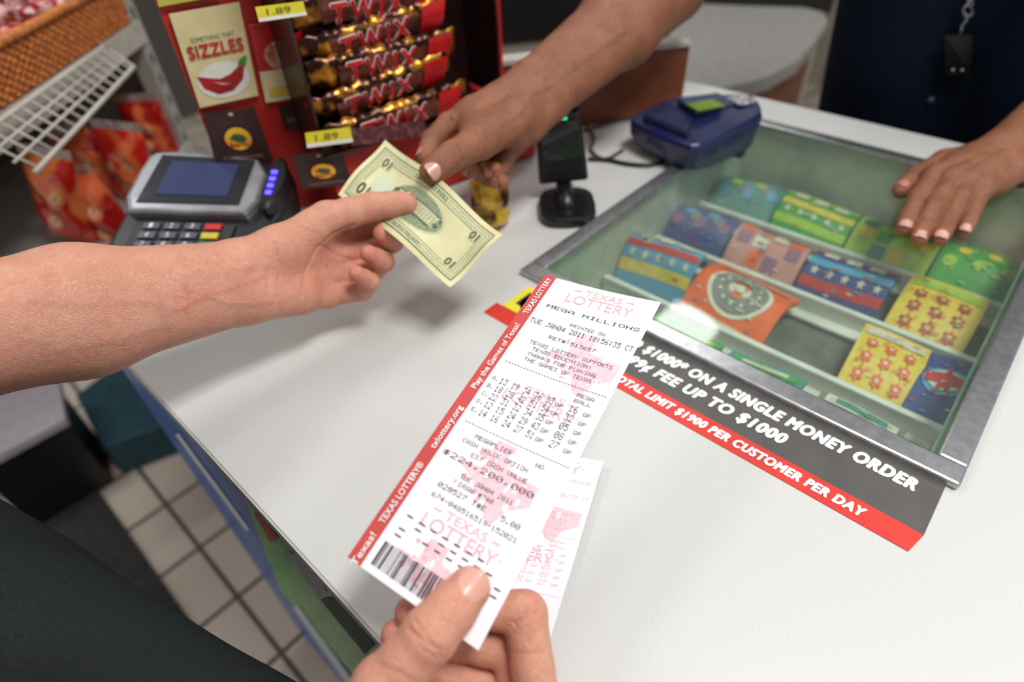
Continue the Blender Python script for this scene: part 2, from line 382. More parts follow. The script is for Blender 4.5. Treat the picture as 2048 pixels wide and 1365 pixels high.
# ================================================================== SETTING
b=MB(); b.box((1.2,1.2,-.01),(6,6,.02),tilemat()); struct(b.build('floor'))
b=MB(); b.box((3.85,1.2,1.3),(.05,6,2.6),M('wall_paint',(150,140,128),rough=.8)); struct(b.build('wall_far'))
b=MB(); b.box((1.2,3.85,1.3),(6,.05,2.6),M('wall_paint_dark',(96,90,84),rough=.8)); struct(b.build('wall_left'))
b=MB(); b.box((3.81,1.02,1.1),(.03,.30,2.2),M('door_frame_paint',(196,186,170),rough=.6)); b.box((3.80,1.02,1.1),(.03,.2,2.15),M('door_panel',(168,158,142),rough=.6)); struct(b.build('door_1'))
# ================================================================== COUNTER
X0,X1=.0456,.99; Y0,Y1=-1.1,.775
hx0,hx1,hy0,hy1=.390,.890,-.051,.349
ctr=thing('checkout_counter',(.5,0,0),'long pale speckled laminate checkout counter with brown wood side panels','counter')
lam=M('speckled_laminate',(208,208,205),(190,189,185),scale=1300,rough=.4,sharp=(.36,.68))
b=MB()
zt,zb=CZ,CZ-.03
def ringp(z): return [V((X0,Y0,z)),V((X1,Y0,z)),V((X1,Y1,z)),V((X0,Y1,z)),V((hx0,hy0,z)),V((hx1,hy0,z)),V((hx1,hy1,z)),V((hx0,hy1,z))]
vs=ringp(zt)+ringp(zb)
fs=[(0,1,5,4),(1,2,6,5),(2,3,7,6),(3,0,4,7)]; fs+= [tuple(i+8 for i in f[::-1]) for f in fs]
fs+=[(0,8,9,1),(1,9,10,2),(2,10,11,3),(3,11,8,0),(4,5,13,12),(5,6,14,13),(6,7,15,14),(7,4,12,15)]
b.add(vs,fs,lam); b.build('worktop',ctr)
brown=M('brown_wood_laminate',(122,62,34),(98,48,26),scale=18,rough=.45)
b=MB(); b.box((X0-.001,(Y0+Y1)/2,CZ-.009),(.002,Y1-Y0,.016),M('edge_band',(186,184,178),rough=.4)); b.build('edge_band',ctr)
b=MB(); b.box((X0+.02,(Y0+.73)/2,.46),(.02,.73-Y0,.919),brown); b.build('front_panel',ctr)
b=MB(); b.box(((X0+X1)/2+.02,.72,.46),(.90,.02,.919),brown); b.build('end_panel',ctr)
b=MB(); b.box((X1-.03,(Y0+.70)/2,.46),(.02,.70-Y0,.919),brown); b.build('back_panel',ctr)
gx=V((X0+.004,0,0)); gn=V((-1,0,0))
G=lambda px,py,o=0: PL(px,py,gx+gn*o,gn)
b=MB(); gy=[(.71,.05),(-.4,.05),(-.4,.918),(.71,.918)]
b.prism([V((X0+.004,y,z)) for y,z in gy],(.005,0,0),M('poster_blue',(40,88,176),(64,128,206),scale=6,rough=.3))
def gpoly(pts,m,o): b.add([G(x,y,o) for x,y in pts],[tuple(range(len(pts)))],m)
pg=M('poster_green',(110,220,104),(60,170,80),scale=60,rough=.3); pw=M('poster_white',(240,244,248))
gpoly([(490,1000),(525,1030),(790,1330),(820,1400),(740,1390),(560,1180)],pg,.001)
gpoly([(350,870),(358,868),(500,1060),(492,1062)],pw,.001)
gpoly([(575,1105),(605,1115),(655,1185),(635,1200)],pw,.002)
gpoly([(640,1200),(672,1195),(750,1290),(730,1310)],M('poster_dark',(24,84,48)),.002)
gpoly([(505,1025),(522,1032),(556,1076),(540,1086)],M('poster_red',(214,50,60)),.002)
gpoly([(585,1215),(596,1212),(720,1380),(705,1385)],pw,.002)
b.build('poster_panel',ctr)
# ================================================================== DISPLAY CASE
case=thing('display_case',(.64,.149,CZ-.12),'glass-topped aluminium framed lottery display case sunk in the counter','display case')
ox0,ox1,oy0,oy1=.382,.898,-.059,.357
b=MB(); fw=.020; ft=.007
for (x0,x1,y0,y1) in ((ox0,ox0+fw,oy0,oy1),(ox1-fw,ox1,oy0,oy1),(ox0+fw,ox1-fw,oy0,oy0+fw),(ox0+fw,ox1-fw,oy1-fw,oy1)):
    b.box(((x0+x1)/2,(y0+y1)/2,CZ+ft/2+.0005),(x1-x0,y1-y0,ft),steel)
b.build('frame',case,bevel=.002)
b=MB(); b.box((.64,.149,CZ+.0045),(.4755,.3755,.005),glassmat('case_glass',(247,252,248),opac=.028)); b.build('glass_top',case)
gd=CZ-.10
gw=M('pale_liner',(196,204,190),(180,190,176),rough=.3)
for (x,y,sx,sy) in ((hx0+.003,.149,.004,.396),(hx1-.003,.149,.004,.396),(.64,hy0+.003,.49,.004),(.64,hy1-.003,.49,.004)):
    b=MB(); b.box((x,y,(gd+CZ)/2-.002),(sx,sy,CZ-gd),gw); b.build('side_wall',case)
b=MB(); b.box((.64,.149,gd-.004),(.498,.398,.006),M('tray_grey',(112,112,106),(92,92,88),rough=.5)); b.build('tray',case)
edge=M('green_glass_edge',(108,142,122),(84,118,100),rough=.15)
for (x,y,sx,sy) in ((hx0+.014,.149,.003,.36),(.64,hy0+.014,.47,.003)):
    b=MB(); b.box((x,y,CZ-.006),(sx,sy,.006),edge); b.build('glass_edge',case)
rails=[.522,.640,.757]
for x in rails:
    b=MB(); b.box((x,.149,gd+.014),(.008,.385,.028),M('white_rail',(230,230,222),rough=.4)); b.box((x-.010,.149,gd+.004),(.016,.385,.006),M('white_rail',(230,230,222))); b.build('divider_rail',case,bevel=.002)
def gt(x,y,w,h,base,motif,label,cols,tilt=.35,curl=0,yaw=0):
    zc=gd+.010; cy_,sy_=math.cos(yaw),math.sin(yaw); rnd=random.Random(int(x*1000+y*977))
    def fm(u,v,e=0):
        hh=(v-.5)*h; c=math.cos(tilt); s=math.sin(tilt)
        bump=curl*math.sin(math.pi*min(1,v*1.05))+.003*math.sin(3*u+y*40)
        a=hh*c*(1-curl*6); q=-(u-.5)*w
        return V((x+a*cy_-q*sy_,y+a*sy_+q*cy_,zc+(v*h)*s+bump+e))
    b=MB(); b.grid(lambda u,v:fm(u,v),8,12,base)
    for e in (-.002,-.004,-.006): b.grid(lambda u,v:fm(u,v,e),8,12,M('ticket_stock',(220,216,206)))
    b.grid(lambda u,v:fm(0,v,-.007*u),1,12,base); b.grid(lambda u,v:fm(u,0,-.007*v),8,1,base); b.grid(lambda u,v:fm(1,v,-.007*u),1,12,base)
    k=w/h; f1=lambda u,v:fm(u,v,.0012); f2=lambda u,v:fm(u,v,.002); f3=lambda u,v:fm(u,v,.0028)
    c=cols
    def rc(f,x0,y0,x1,y1,m): b.grid(lambda u,v:f(x0+(x1-x0)*u,y0+(y1-y0)*v),6,3,m)
    if motif=='wheel':
        b.ring(f1,.5,.48,.0,.36,c[0],k=k); b.ring(f2,.5,.48,.13,.31,c[1],k=k); b.ring(f3,.5,.48,.0,.06,c[2],k=k)
        for i in range(12):
            a=i*.5236; b.disc(f3,.5+.22*math.cos(a),.48+.22*k*math.sin(a),.022,.022*k,c[2],n=8)
        rc(f1,.1,.86,.9,.95,c[1]); rc(f1,.04,.03,.96,.08,c[0])
    elif motif=='bands':
        for i in range(4): rc(f1,0,.1+i*.24,1,.2+i*.24,c[i%2])
        for i in range(5): b.star(f2,.12+i*.19,.27,.06,c[2])
        for i in range(3): rc(f2,.12+i*.28,.5,.3+i*.28,.66,c[2])
    elif motif=='spots':
        rc(f1,.06,.78,.94,.95,c[1]); 
        for i in range(3):
            for j in range(3): b.star(f2,.22+i*.28,.16+j*.22,.10,c[0],n=6,q=.6); b.disc(f3,.22+i*.28,.16+j*.22,.035,.035*k,c[1],n=8)
    elif motif=='target':
        b.ring(f1,.5,.5,0,.44,c[0],k=k); b.ring(f2,.5,.5,0,.33,c[1],k=k); b.star(f3,.5,.5,.26,c[2],n=5); rc(f3,.1,.43,.9,.57,c[2])
    elif motif=='blocks':
        for i in range(4):
            for j in range(3):
                if (i+j)%3: rc(f1,.06+i*.23,.08+j*.2,.24+i*.23,.24+j*.2,c[(i*2+j)%3])
        rc(f1,.08,.72,.92,.92,c[0]); rc(f2,.2,.76,.8,.88,c[1])
    elif motif=='leafy':
        for i in range(7): b.disc(f1,.15+.12*i,.3+.3*((i*37)%10)/10,.09,.09*k,c[i%3],n=12)
        rc(f2,.1,.74,.9,.92,c[1])
    for i in range(26):   # small printed marks
        f4=lambda u,v,i=i:fm(u,v,.0034+i*2e-5)
        u=.05+.8*rnd.random(); v=.05+.87*rnd.random(); rc(f4,u,v,u+.03+.08*rnd.random(),v+.016,c[rnd.randrange(3)])
    o=b.build('scratch_ticket'); return tag(o,label,'lottery ticket','scratch tickets in the display case')
K=lambda n,r,g,bb: M('ink_'+n,(r,g,bb),rough=.5,scale=90)
org=K('orange',244,104,40); yel=K('yellow',236,204,72); grn=K('green',72,168,62); blu=K('blue',80,164,206)
red_=K('red',204,54,48); crm=K('cream',224,218,198); nav=K('navy',58,76,142); prp=K('plum',152,94,130); tea=K('teal',72,146,134); lim=K('lime',178,212,74); gry=K('grey',136,134,128); pk=K('rose',208,144,134)
gt(.583,.294,.096,.106,blu,'bands','blue and yellow banded lottery ticket curled up at the far left end of its row',[yel,red_,crm],.10,.044,.05)
gt(.580,.190,.106,.110,org,'wheel','orange lottery ticket printed with a large grey wheel',[crm,gry,crm],.18,.022,-.04)
gt(.580,.026,.066,.096,yel,'spots','amber lottery ticket beside the round blue and red one',[org,crm,org],.22,.012,.06)
gt(.580,-.027,.044,.096,nav,'target','blue lottery ticket with a red and cream round emblem, nearest the right glass wall',[blu,crm,red_],.22,.012)
gt(.460,.290,.078,.092,grn,'leafy','dark green lottery ticket at the near left corner of the case',[lim,tea,grn],.20,.020)
gt(.460,.204,.080,.092,grn,'blocks','bright green lottery ticket in the row nearest the frame, second from the left',[lim,tea,nav],.20,.020,.05)
gt(.460,.115,.080,.092,tea,'blocks','teal green lottery ticket in the middle of the nearest row',[grn,crm,lim],.20,.018)
gt(.698,.302,.090,.102,nav,'leafy','dark blue mottled lottery ticket behind the curled banded one',[prp,blu,gry],.16,.026)
gt(.698,.206,.092,.102,pk,'blocks','dusty rose lottery ticket behind the orange wheel one',[crm,prp,org],.16,.028,.04)
gt(.698,.107,.094,.102,nav,'bands','navy lottery ticket with red and white bands',[red_,blu,crm],.16,.030,-.03)
gt(.698,.010,.080,.100,yel,'spots','yellow lottery ticket with rows of red flowers',[red_,lim,red_],.25,.010)
gt(.818,.292,.096,.102,tea,'leafy','teal lottery ticket in the far left corner of the case',[blu,lim,gry],.18,.022)
gt(.818,.192,.098,.102,grn,'bands','green and lime striped lottery ticket in the back row',[lim,yel,crm],.18,.024)
gt(.818,.091,.098,.102,lim,'blocks','lime lottery ticket under the resting hand',[grn,yel,tea],.18,.022)
gt(.818,-.003,.084,.102,grn,'leafy','mid green lottery ticket in the far right corner of the case',[lim,yel,grn],.18,.022)
gt(.460,.020,.078,.092,gry,'blocks','grey lottery ticket towards the right end of the nearest row',[crm,tea,gry],.20,.014)
# ================================================================== STICKER STRIP
bx0,bx1,by0,by1=.312,.3815,-.052,.343
st=thing('counter_sticker',(.345,.15,CZ),'long black and red money order sticker along the case frame','sticker')
S=lambda e: (lambda u,v: V((bx0+v,by1-u,CZ+.0006+e)))
Ls=by1-by0; Hs=bx1-bx0
b=MB(); b.prism([S(-.0005)(.045,0.019),S(-.0005)(Ls,.019),S(-.0005)(Ls,Hs),S(-.0005)(.045,Hs)],(0,0,.0006),M('sticker_black',(86,82,79),(78,74,71),rough=.45)); b.build('black_band',st)
b=MB(); b.prism([S(-.0005)(0,0),S(-.0005)(Ls-.004,0),S(-.0005)(Ls,.019),S(-.0005)(0,.019)],(0,0,.0006),M('sticker_red',(214,52,36),(206,46,32),rough=.45)); b.build('red_band',st)
b=MB(); b.prism([S(-.0004)(.008,.0195),S(-.0004)(.062,.0195),S(-.0004)(.062,.060),S(-.0004)(.008,.060)],(0,0,.0007),yellow)
f=S(.0006)
b.disc(f,.034,.039,.016,.014,M('sticker_ink',(40,38,36))); b.rect(f,.016,.030,.024,.052,M('sticker_ink',(40,38,36))); f=S(.0008); b.text('$',f,.034,.039,.018,yellow)
b.build('yellow_emblem',st)
f=S(.0005)
for s_,x_,y_,h_,w_ in (('UP TO $1000* ON A SINGLE MONEY ORDER',.379,.0565,.0112,.270),('99¢ FEE UP TO $1000',.292,.0365,.0112,.142),('CUSTOMER TOTAL LIMIT $1900 PER CUSTOMER PER DAY',.360,.0098,.0080,.268)):
    b=MB(); b.text(s_,f,x_,y_,h_,whitei,align='R',bold=.085,shear=.22,w=w_,sp=.14,lift=2e-5); b.build('lettering',st)
# ================================================================== TICKETS
def ticket(TL,TRr,BL,BR,name,label,bend=.003,wave=0,faint=False):
    nn=(TRr-TL).cross(BL-TL).normalized()
    if nn.dot(CAM-TL)<0: nn=-nn
    W,Lh=82.,220.
    def fm(e):
        def g(x,y):
            u=x/W; v=-y/Lh
            p=(TL*(1-u)+TRr*u)*(1-v)+(BL*(1-u)+BR*u)*v
            return p+nn*(e+bend*math.sin(math.pi*v)-bend*.6*math.sin(math.pi*u)+wave*math.sin(7*v+2*u))
        return g
    t=thing(name,(TL+BR)/2,label,'lottery ticket')
    b=MB(); b.grid(lambda u,v:fm(0)(u*W,-v*Lh),14,32,paper); b.build('paper',t,smooth=True)
    if not faint:
        b=MB(); b.grid(lambda u,v:fm(.00012)(u*8.2,-v*Lh),2,32,redink); b.build('red_strip',t)
    tx=[(.3,1),(.55,1),(.55,.72),(.75,.68),(1,.66),(1,.4),(.8,.25),(.72,.0),(.6,.05),(.5,.28),(.38,.25),(.3,.38),(0,.55),(.3,.58)]
    fp=fm(.00012)
    for v0,hh,x0,ww in ((.175,.20,28,50),(.57,.20,20,50),(.86,.13,18,46)):
        b=MB()
        b.poly(fp,[(x0+p[0]*ww,-(v0+hh*(1-p[1]))*Lh) for p in tx],pink)
        b.star(fm(.00018),x0+ww*.62,-(v0+hh*.45)*Lh,5,paper)
        for q in range(34): 
            rx=x0+ww*(.12+.76*random.random()); ry=-(v0+hh*(.12+.76*random.random()))*Lh
            b.disc(fm(.0002+q*3e-6),rx,ry,.5+1.3*random.random(),.5+2.2*random.random(),paper if q%2 else pinkd,n=7)
        b.build('pink_artwork',t)
    fp=fm(.00031)
    for v0 in (.028,.405,.797):
        b=MB()
        b.text('TEXAS',fp,45,-v0*Lh,5.0,pinkd,w=26); b.rect(fp,24,-v0*Lh-.4,29,-v0*Lh+.4,pinkd); b.rect(fp,61,-v0*Lh-.4,66,-v0*Lh+.4,pinkd)
        b.text('LOTTERY',fp,45,-(v0+.034)*Lh,7.5,pinkd,w=46); b.text('®',fp,70,-(v0+.03)*Lh,1.6,pinkd)
        b.build('pink_logo',t)
    fi=fm(.0004)
    if not faint:
        b=MB()
        for s_,v0,w_ in (('Texas!',.965,20),('TEXAS LOTTERY®',.805,42),('txlottery.org',.60,33),('Play the Games of Texas!',.34,60),('TEXAS LOTTERY',.09,38)):
            b.text(s_,fi,4.4,-v0*Lh,3.5,whitei,w=w_*.92,rot=math.pi/2,bold=.02,lift=8e-6)
        b.build('strip_lettering',t)
    b=MB(); ink=pink if faint else blacktxt
    def T(s_,v0,x,w_,h_): b.dots(s_,fi,x,-v0*Lh,w_,h_,ink)
    T('MEGA MILLIONS',.115,46,64,2.8); T('PRINTED ON',.160,47,24,2.6); T('TUE JAN04 2011 18:56:35 CT',.183,45,70,4.0); T('RET# 513657',.222,43,32,2.7)
    T('TEXAS LOTTERY SUPPORTS',.258,46,56,2.7); T('TEXAS EDUCATION!',.278,42,40,2.7); T('THANKS FOR PLAYING',.298,44,46,2.7); T('THE GAMES OF TEXAS!',.318,45,48,2.7)
    for v0 in (.348,.562):
        for i in range(34): b.rect(fi,12+i*2,-v0*Lh-.15,13.3+i*2,-v0*Lh+.25,ink)
    T('MEGA',.368,68,11,2.4); T('BALL',.386,68,11,2.4)
    rows=['A. 13 19 34 36 53 QP','B. 18 28 42 51 54 QP','C. 22 31 32 34 35 QP','D. 12 15 24 29 43 QP','E. 14 16 24 27 51 QP']; mb=['16','32','05','08','27']
    for i,(r_,q) in enumerate(zip(rows,mb)):
        v0=.412+.0275*i; T(r_[:2],v0,13,4,2.8); T(r_[3:17],v0,34,36,4.5); T('QP',v0+.004,56,4.8,2.6); T(q,v0,65,5.5,4.5); T('QP',v0+.004,74,4.8,2.6)
    T('MEGAPLIER',.588,34,24,2.7); T('NO',.588,64,5,2.7); T('CASH VALUE OPTION',.611,38,42,2.7)
    T('EST CASH VALUE',.637,44,36,2.7); T('$224,200,000',.661,40,58,3.4)
    T('TUE JAN04 2011',.698,44,34,2.7); T('DRAW #740',.718,40,22,2.7); T('028527 T#E   5.00',.741,45,52,3.0); T('674-048516519-152021',.770,46,54,2.7)
    for v0 in (.845,.862,.880,.897):
        for i in range(9):
            if random.random()<.5: b.rect(fi,14+i*7.5,-v0*Lh-.4,17.8+i*7.5,-v0*Lh+.4,ink)
    x=12
    while x<58:
        w_=random.choice((.4,.4,.8,1.3)); b.rect(fi,x,-.982*Lh,x+w_,-.922*Lh,ink); x+=w_+random.choice((.4,.6,.9))
    b.build('printed_text',t); return t
TLp,TRp,BLp,BRp=C(1090,550,.42),C(1322,605,.415),C(695,1115,.318),C(957,1302,.306)
ticket(TLp,TRp,BLp,BRp,'lottery_ticket','white lottery ticket with red side strip held up in the hand')
ticket(Z(985,885,CZ+.004),Z(1207,925,CZ+.006),Z(800,1440,CZ+.004),Z(1035,1500,CZ+.004),'lottery_ticket','second lottery ticket with faint pink print lying on the counter below the held one',bend=.0015,wave=.0012,faint=True)
# ================================================================== BANKNOTE
q00,q10,q11,q01=C(1005,465,.527),C(768,275,.59),C(675,387,.575),C(895,565,.515)
nb=(q10-q00).cross(q01-q00).normalized()
if nb.dot(CAM-q00)<0: nb=-nb
def BM(e):
    def g(x,y):
        u,v=x/156,y/66; p=(q00*(1-u)+q10*u)*(1-v)+(q01*(1-u)+q11*u)*v
        return p+nb*(e+.0095*math.sin(2*math.pi*(u*1.3+.56+.12*v))*(1-.75*u)+.0022*math.sin(6*v+4*u))
    return g
bill=thing('banknote',(q00+q11)/2,'pale green and cream ten note passing between the two hands','banknote')
bp_=M('note_paper',(222,215,168),(206,200,152),scale=26,rough=.7,bump=.9,bscale=70); gi=M('note_green',(126,148,114),(164,174,136),scale=500,rough=.7,sharp=(.42,.58)); gi2=M('note_dark',(92,100,76),(78,86,64),rough=.7); gi3=M('note_light',(188,188,146),(208,204,162),scale=600,rough=.7,sharp=(.45,.55)); gi4=M('note_wash',(196,206,176),(212,210,168),scale=60,rough=.7)
b=MB(); b.grid(lambda u,v:BM(0)(156*u,66*v),48,18,bp_); b.build('note_paper',bill,smooth=True)
b=MB(); f1,f2,f3,f4=BM(.0003),BM(.00045),BM(.0006),BM(.0008)
def R(f,x0,y0,x1,y1,m): b.grid(lambda u,v:f(x0+(x1-x0)*u,y0+(y1-y0)*v),max(1,int(abs(x1-x0)/3.5)),max(1,int(abs(y1-y0)/4)),m)
R(f1,6,6,150,14,gi3); R(f1,6,52,150,60,gi3); R(f1,6,14,14,52,gi3); R(f1,142,14,150,52,gi3)
for k_,(o,w_) in enumerate(((5,.8),(8,.3),(11,.25),(13.6,.4))):
    R(f2,o,o,156-o,o+w_,gi2); R(f2,o,66-o-w_,156-o,66-o,gi2); R(f2,o,o,o+w_,66-o,gi2); R(f2,156-o-w_,o,156-o,66-o,gi2)
b.build('border',bill)
b=MB()
def el(f,cx,cy,rx,ry,m): b.grid(lambda u,v:f(cx+rx*math.sqrt(max(0,1-(2*v-1)**2))*(2*u-1),cy+ry*(2*v-1)),16,14,m)
el(f1,124,33,12,14,gi4)
el(f1,78,33,35,18,gi3); el(f2,78,33,33,16.5,gi)
for i in range(26):
    y=18+i*1.2; hw=32*math.sqrt(max(0,1-((y-33)/16.5)**2)); R(f3,78-hw,y,78+hw,y+.16,gi2)
R(f4,50,27,106,38,gi3); R(f4,54,38.6,102,40.0,gi2); b.poly(f4,[(64,41),(92,41),(78,45)],gi3)
f5=BM(.001)
for i in range(16): R(f5,51+i*3.4,28,51.8+i*3.4,37.5,gi)
R(f5,50,26,106,26.6,gi2)
for i in range(18):
    sx=-1 if i%2 else 1; el(f5,78+sx*(26+random.random()*5),26+random.random()*10,1.6,1.2,gi2 if i%3 else gi)
b.build('vignette',bill)
for x,y,h in ((19,17,7.5),(137,16,8.5),(19,49,7.5),(136,49,11)):
    b=MB(); R(f3,x-h*.7,y-h*.62,x+h*.7,y+h*.62,bp_); b.text('10',BM(.001),x,y,h,gi2,w=h*1.1,bold=.045); b.build('numeral',bill)
for s_,x_,y_,h_,w_ in (('UNITED STATES OF AMERICA',78,56.5,3.2,62),('TEN DOLLARS',78,9.8,3.6,44)):
    b=MB(); b.text(s_,f4,x_,y_,h_,gi2,w=w_); b.build('lettering',bill)
# ================================================================== PEOPLE
skinL=skinmat('light_skin',(220,160,134),(202,102,86),(214,150,126),(208,146,120),(190,122,116),.32)
skinD=skinmat('brown_skin',(148,94,66),(172,104,80),(208,144,114),(124,76,52),(108,68,48),.4)
nailL=M('pale_nail',(226,166,150),(218,154,140),rough=.3,coat=.2); nailD=M('pink_nail',(210,162,144),(200,150,134),rough=.3,coat=.2); nailK=M('brown_nail',(190,132,110),(180,122,102),rough=.3,coat=.2)
toCam=lambda p:(CAM-p).normalized()
cust=thing('person',(-.25,.30,0),'customer in a dark charcoal top handing over the note and holding the ticket','person')
LW=C(478,566,.50); LE=C(-190,690,.37)
th=[C(560,500,.520),C(655,438,.536),C(745,414,.545),C(812,408,.546)]
fg=[[C(682,464,.566),C(756,458,.592),C(796,448,.588),C(808,430,.578)],
    [C(684,508,.568),C(766,496,.582),C(786,484,.566),C(764,468,.549)],
    [C(674,552,.564),C(750,538,.574),C(768,524,.558),C(738,508,.541)],
    [C(654,592,.555),C(724,582,.560),C(740,564,.546),C(714,548,.532)]]
palmL=toCam(LW)
gL=hand(LW,LE,th,fg,palmL,1.09,forearm=(.0200,.0322),wide=1.1)
cutL=[]
for f_ in fg: cutL+=joincuts(f_,toCam(f_[1]),1.09,js=(2,))
vL,fL=sdfmesh(gL,.00105,cutL)
vL,fL,mkL=emboss(vL,fL,[
 ([(548,488),(560,530),(556,580),(562,628)],-.0006,.0014,0,.2),([(530,492),(538,540),(534,600)],-.0004,.0012,0,.15),
 ([(706,450),(668,466),(632,498),(610,545),(602,596)],-.0012,.0016,0,.35),([(708,522),(676,512),(640,490)],-.0009,.0014,0,.3),([(694,578),(670,560),(654,530)],-.0008,.0014,0,.3),
 ([(650,505),(640,540),(636,575)],-.0004,.0012,0,.15),
 ([(360,618),(410,590),(455,578),(500,562),(530,548)],.0005,.0026,0,.28),([(372,575),(378,600),(372,626)],.0002,.0018,0,.45),([(384,580),(400,592),(430,600)],.0003,.0014,0,.4),
 ([(410,590),(450,606),(500,608),(545,602)],.0004,.0025,2,.3),([(455,578),(480,560),(520,520)],.0003,.0022,2,.3),
 ([(370,545),(450,540),(540,528)],.0006,.004,0,0),([(60,600),(160,610),(280,600),(350,618)],.0004,.0035,2,.18),([(120,700),(230,680),(340,650)],.0003,.003,2,.15),
 ([(600,455),(640,470),(655,500)],-.0004,.0012,0,.15),([(660,400),(664,425),(660,448)],-.0004,.0010,0,.15),([(672,400),(676,425),(672,445)],-.0003,.0010,0,.1),
 ([(738,392),(742,415),(738,438)],-.0004,.0011,0,.2),([(748,392),(752,414),(748,436)],-.0003,.0010,0,.15),([(730,394),(733,415),(730,438)],-.0003,.0010,0,.1)])
RW=C(790,1680,.34); RE=V((-.10,-.10,.99))
rth=[C(690,1500,.305),C(768,1382,.284),C(860,1270,.286),C(938,1178,.297)]
rfg=[[C(1080,1450,.312),C(1050,1228,.326),C(938,1212,.333),C(822,1226,.333)],
     [C(1050,1490,.320),C(1030,1302,.335),C(915,1280,.338),C(795,1272,.336)],
     [C(1005,1530,.328),C(1000,1378,.338),C(900,1348,.340),C(800,1332,.338)],
     [C(950,1560,.330),C(950,1445,.337),C(880,1412,.338),C(800,1398,.336)]]
palmR=(C(820,1300,.34)-C(1050,1400,.33)).normalized()
gR=hand(RW,RE,rth,rfg,palmR,1.12,forearm=(.021,.034),wide=1.1,fs=1.08)
cutR=joincuts(rfg[0],toCam(rfg[0][1]),1.2,js=(1,),lift=1.02)+joincuts(rth,toCam(rth[2]),1.12,T=TR,js=(2,),offs=(-.0045,-.0015,.0018),lift=1.03,k=.0011)
vR,fR=sdfmesh(gR,.00105,cutR)
vR,fR,mkR=emboss(vR,fR,[
 ([(905,1200),(925,1210),(952,1202)],-.0003,.0012,0,.15),([(760,1330),(800,1350),(830,1365)],-.0004,.0015,0,.1),([(1010,1300),(1050,1310),(1090,1305)],-.0003,.0012,0,.1)])
def trunk(pel,sho,head,facing,arms):
    p,s_=pel,sho; lat=V((-facing.y,facing.x,0)).normalized()
    g=[dict(caps=[(p-lat*.06,s_-lat*.08,.070,.06),(p+lat*.06,s_+lat*.08,.070,.06),(p,s_,.07,.065),(s_-lat*.13,s_+lat*.13,.042,.042),
        (s_,head-V((0,0,.08)),.055,.05)],k=.03,k1=.02)]
    h=head
    g.append(dict(caps=[(h+V((0,0,.03))-facing*.02,h+V((0,0,.03))+facing*.01,.083,.078),(h+facing*.03-V((0,0,.07)),h+facing*.045-V((0,0,.085)),.05,.035)],k=.04,k1=.03))
    g.append(dict(caps=[(h+facing*.088+V((0,0,.012)),h+facing*.108-V((0,0,.025)),.008,.013)],k=.01,k1=.01))
    for sg in(-1,1):
        g.append(dict(caps=[(h+lat*sg*.078+V((0,0,.015)),h+lat*sg*.08-V((0,0,.02)),.015,.01)],k=.01,k1=.008))
        g.append(dict(caps=[(h+lat*sg*.03+facing*.078+V((0,0,.025)),h+lat*sg*.045+facing*.07+V((0,0,.025)),.008,.007)],k=.01,k1=.012))
    g.append(dict(caps=[(h+facing*.086-lat*.02-V((0,0,.055)),h+facing*.086+lat*.02-V((0,0,.055)),.007,.007)],k=.01,k1=.008))
    for a in arms: g.append(dict(caps=[(a[0],a[1],.042,.036)],k=.02,k1=.02))
    return g
cf=V((1,.1,0)).normalized()
csh=V((-.31,.30,1.40)); chd=V((-.27,.31,1.62))
LS=V((-.30,.47,1.38)); RS=V((-.32,.13,1.38))
vT,fT=sdfmesh(trunk(V((-.21,.28,.98)),csh,chd,cf,[(LS,LE),(RS,RE)]),.007)
tipsL=[(f_[3],.011,.65) for f_ in fg]+[(th[3],.012,.35)]+[(f_[3],.012,.6) for f_ in rfg]+[(rth[3],.012,.3)]
tipsL+=[(f_[2],.010,.4) for f_ in fg]+[(f_[1],.010,.4) for f_ in fg+rfg]+[(f_[0],.02,.3) for f_ in fg]+[(LW,.03,.12),(rth[2],.012,.25),(C(600,560,.52),.025,.3)]
bodyobj('body',[(vL,fL),(vR,fR),(vT,fT)],skinL,cust,tipsL,mkL+mkR)
nail(cust,rth[3],rth[2],toCam(rth[3]),.0096*1.12,nailL,L=.0085,shift=.0015)
nail(cust,th[3],th[2],V((-.1,.6,.5)),.0100,nailL,L=.007)
for f_ in rfg: nail(cust,f_[3],f_[2],-toCam(f_[2]),.0088,nailL)
cloth=M('charcoal_knit',(48,52,52),(36,40,41),scale=700,rough=.95,bump=.8,bscale=900,spec=.1); denim=M('dark_denim',(32,38,54),(24,28,42),scale=500,rough=.9)
def clothes(name,caps,mat_,parent,h=.006,k=.04):
    v,f=sdfmesh([dict(caps=caps,k=k,k1=.02)],h)
    me=bpy.data.meshes.new(name); me.from_pydata(v.tolist(),[],f.tolist()); me.materials.append(mat_)
    me.polygons.foreach_set('use_smooth',[True]*len(f)); o=bpy.data.objects.new(name,me); col.objects.link(o); par(o,parent)
    q=o.modifiers.new('s','SMOOTH'); q.iterations=4; return v,f
lt=V((-cf.y,cf.x,0))
clothes('shirt',[(V((-.118,.14,.86)),V((-.205,.47,.92)),.132,.122),(V((-.14,.17,.88)),csh-lt*.09,.125,.10),(V((-.20,.40,.88)),csh+lt*.09,.120,.10),(csh-lt*.15,csh+lt*.15,.065,.065),(LS,LS.lerp(LE,.45),.065,.058),(RS,RS.lerp(RE,.95),.065,.052)],cloth,cust)
clothes('trousers',[(V((-.120,.18,.80)),V((-.165,.40,.80)),.118,.112),(V((-.135,.19,.80)),V((-.17,.19,.12)),.105,.07),(V((-.165,.38,.80)),V((-.20,.40,.12)),.105,.07)],denim,cust)
for y in(.19,.40):
    b=MB(); b.ball((-.16,y,.045),(.14,.05,.045),black); b.build('shoe',cust,smooth=True)
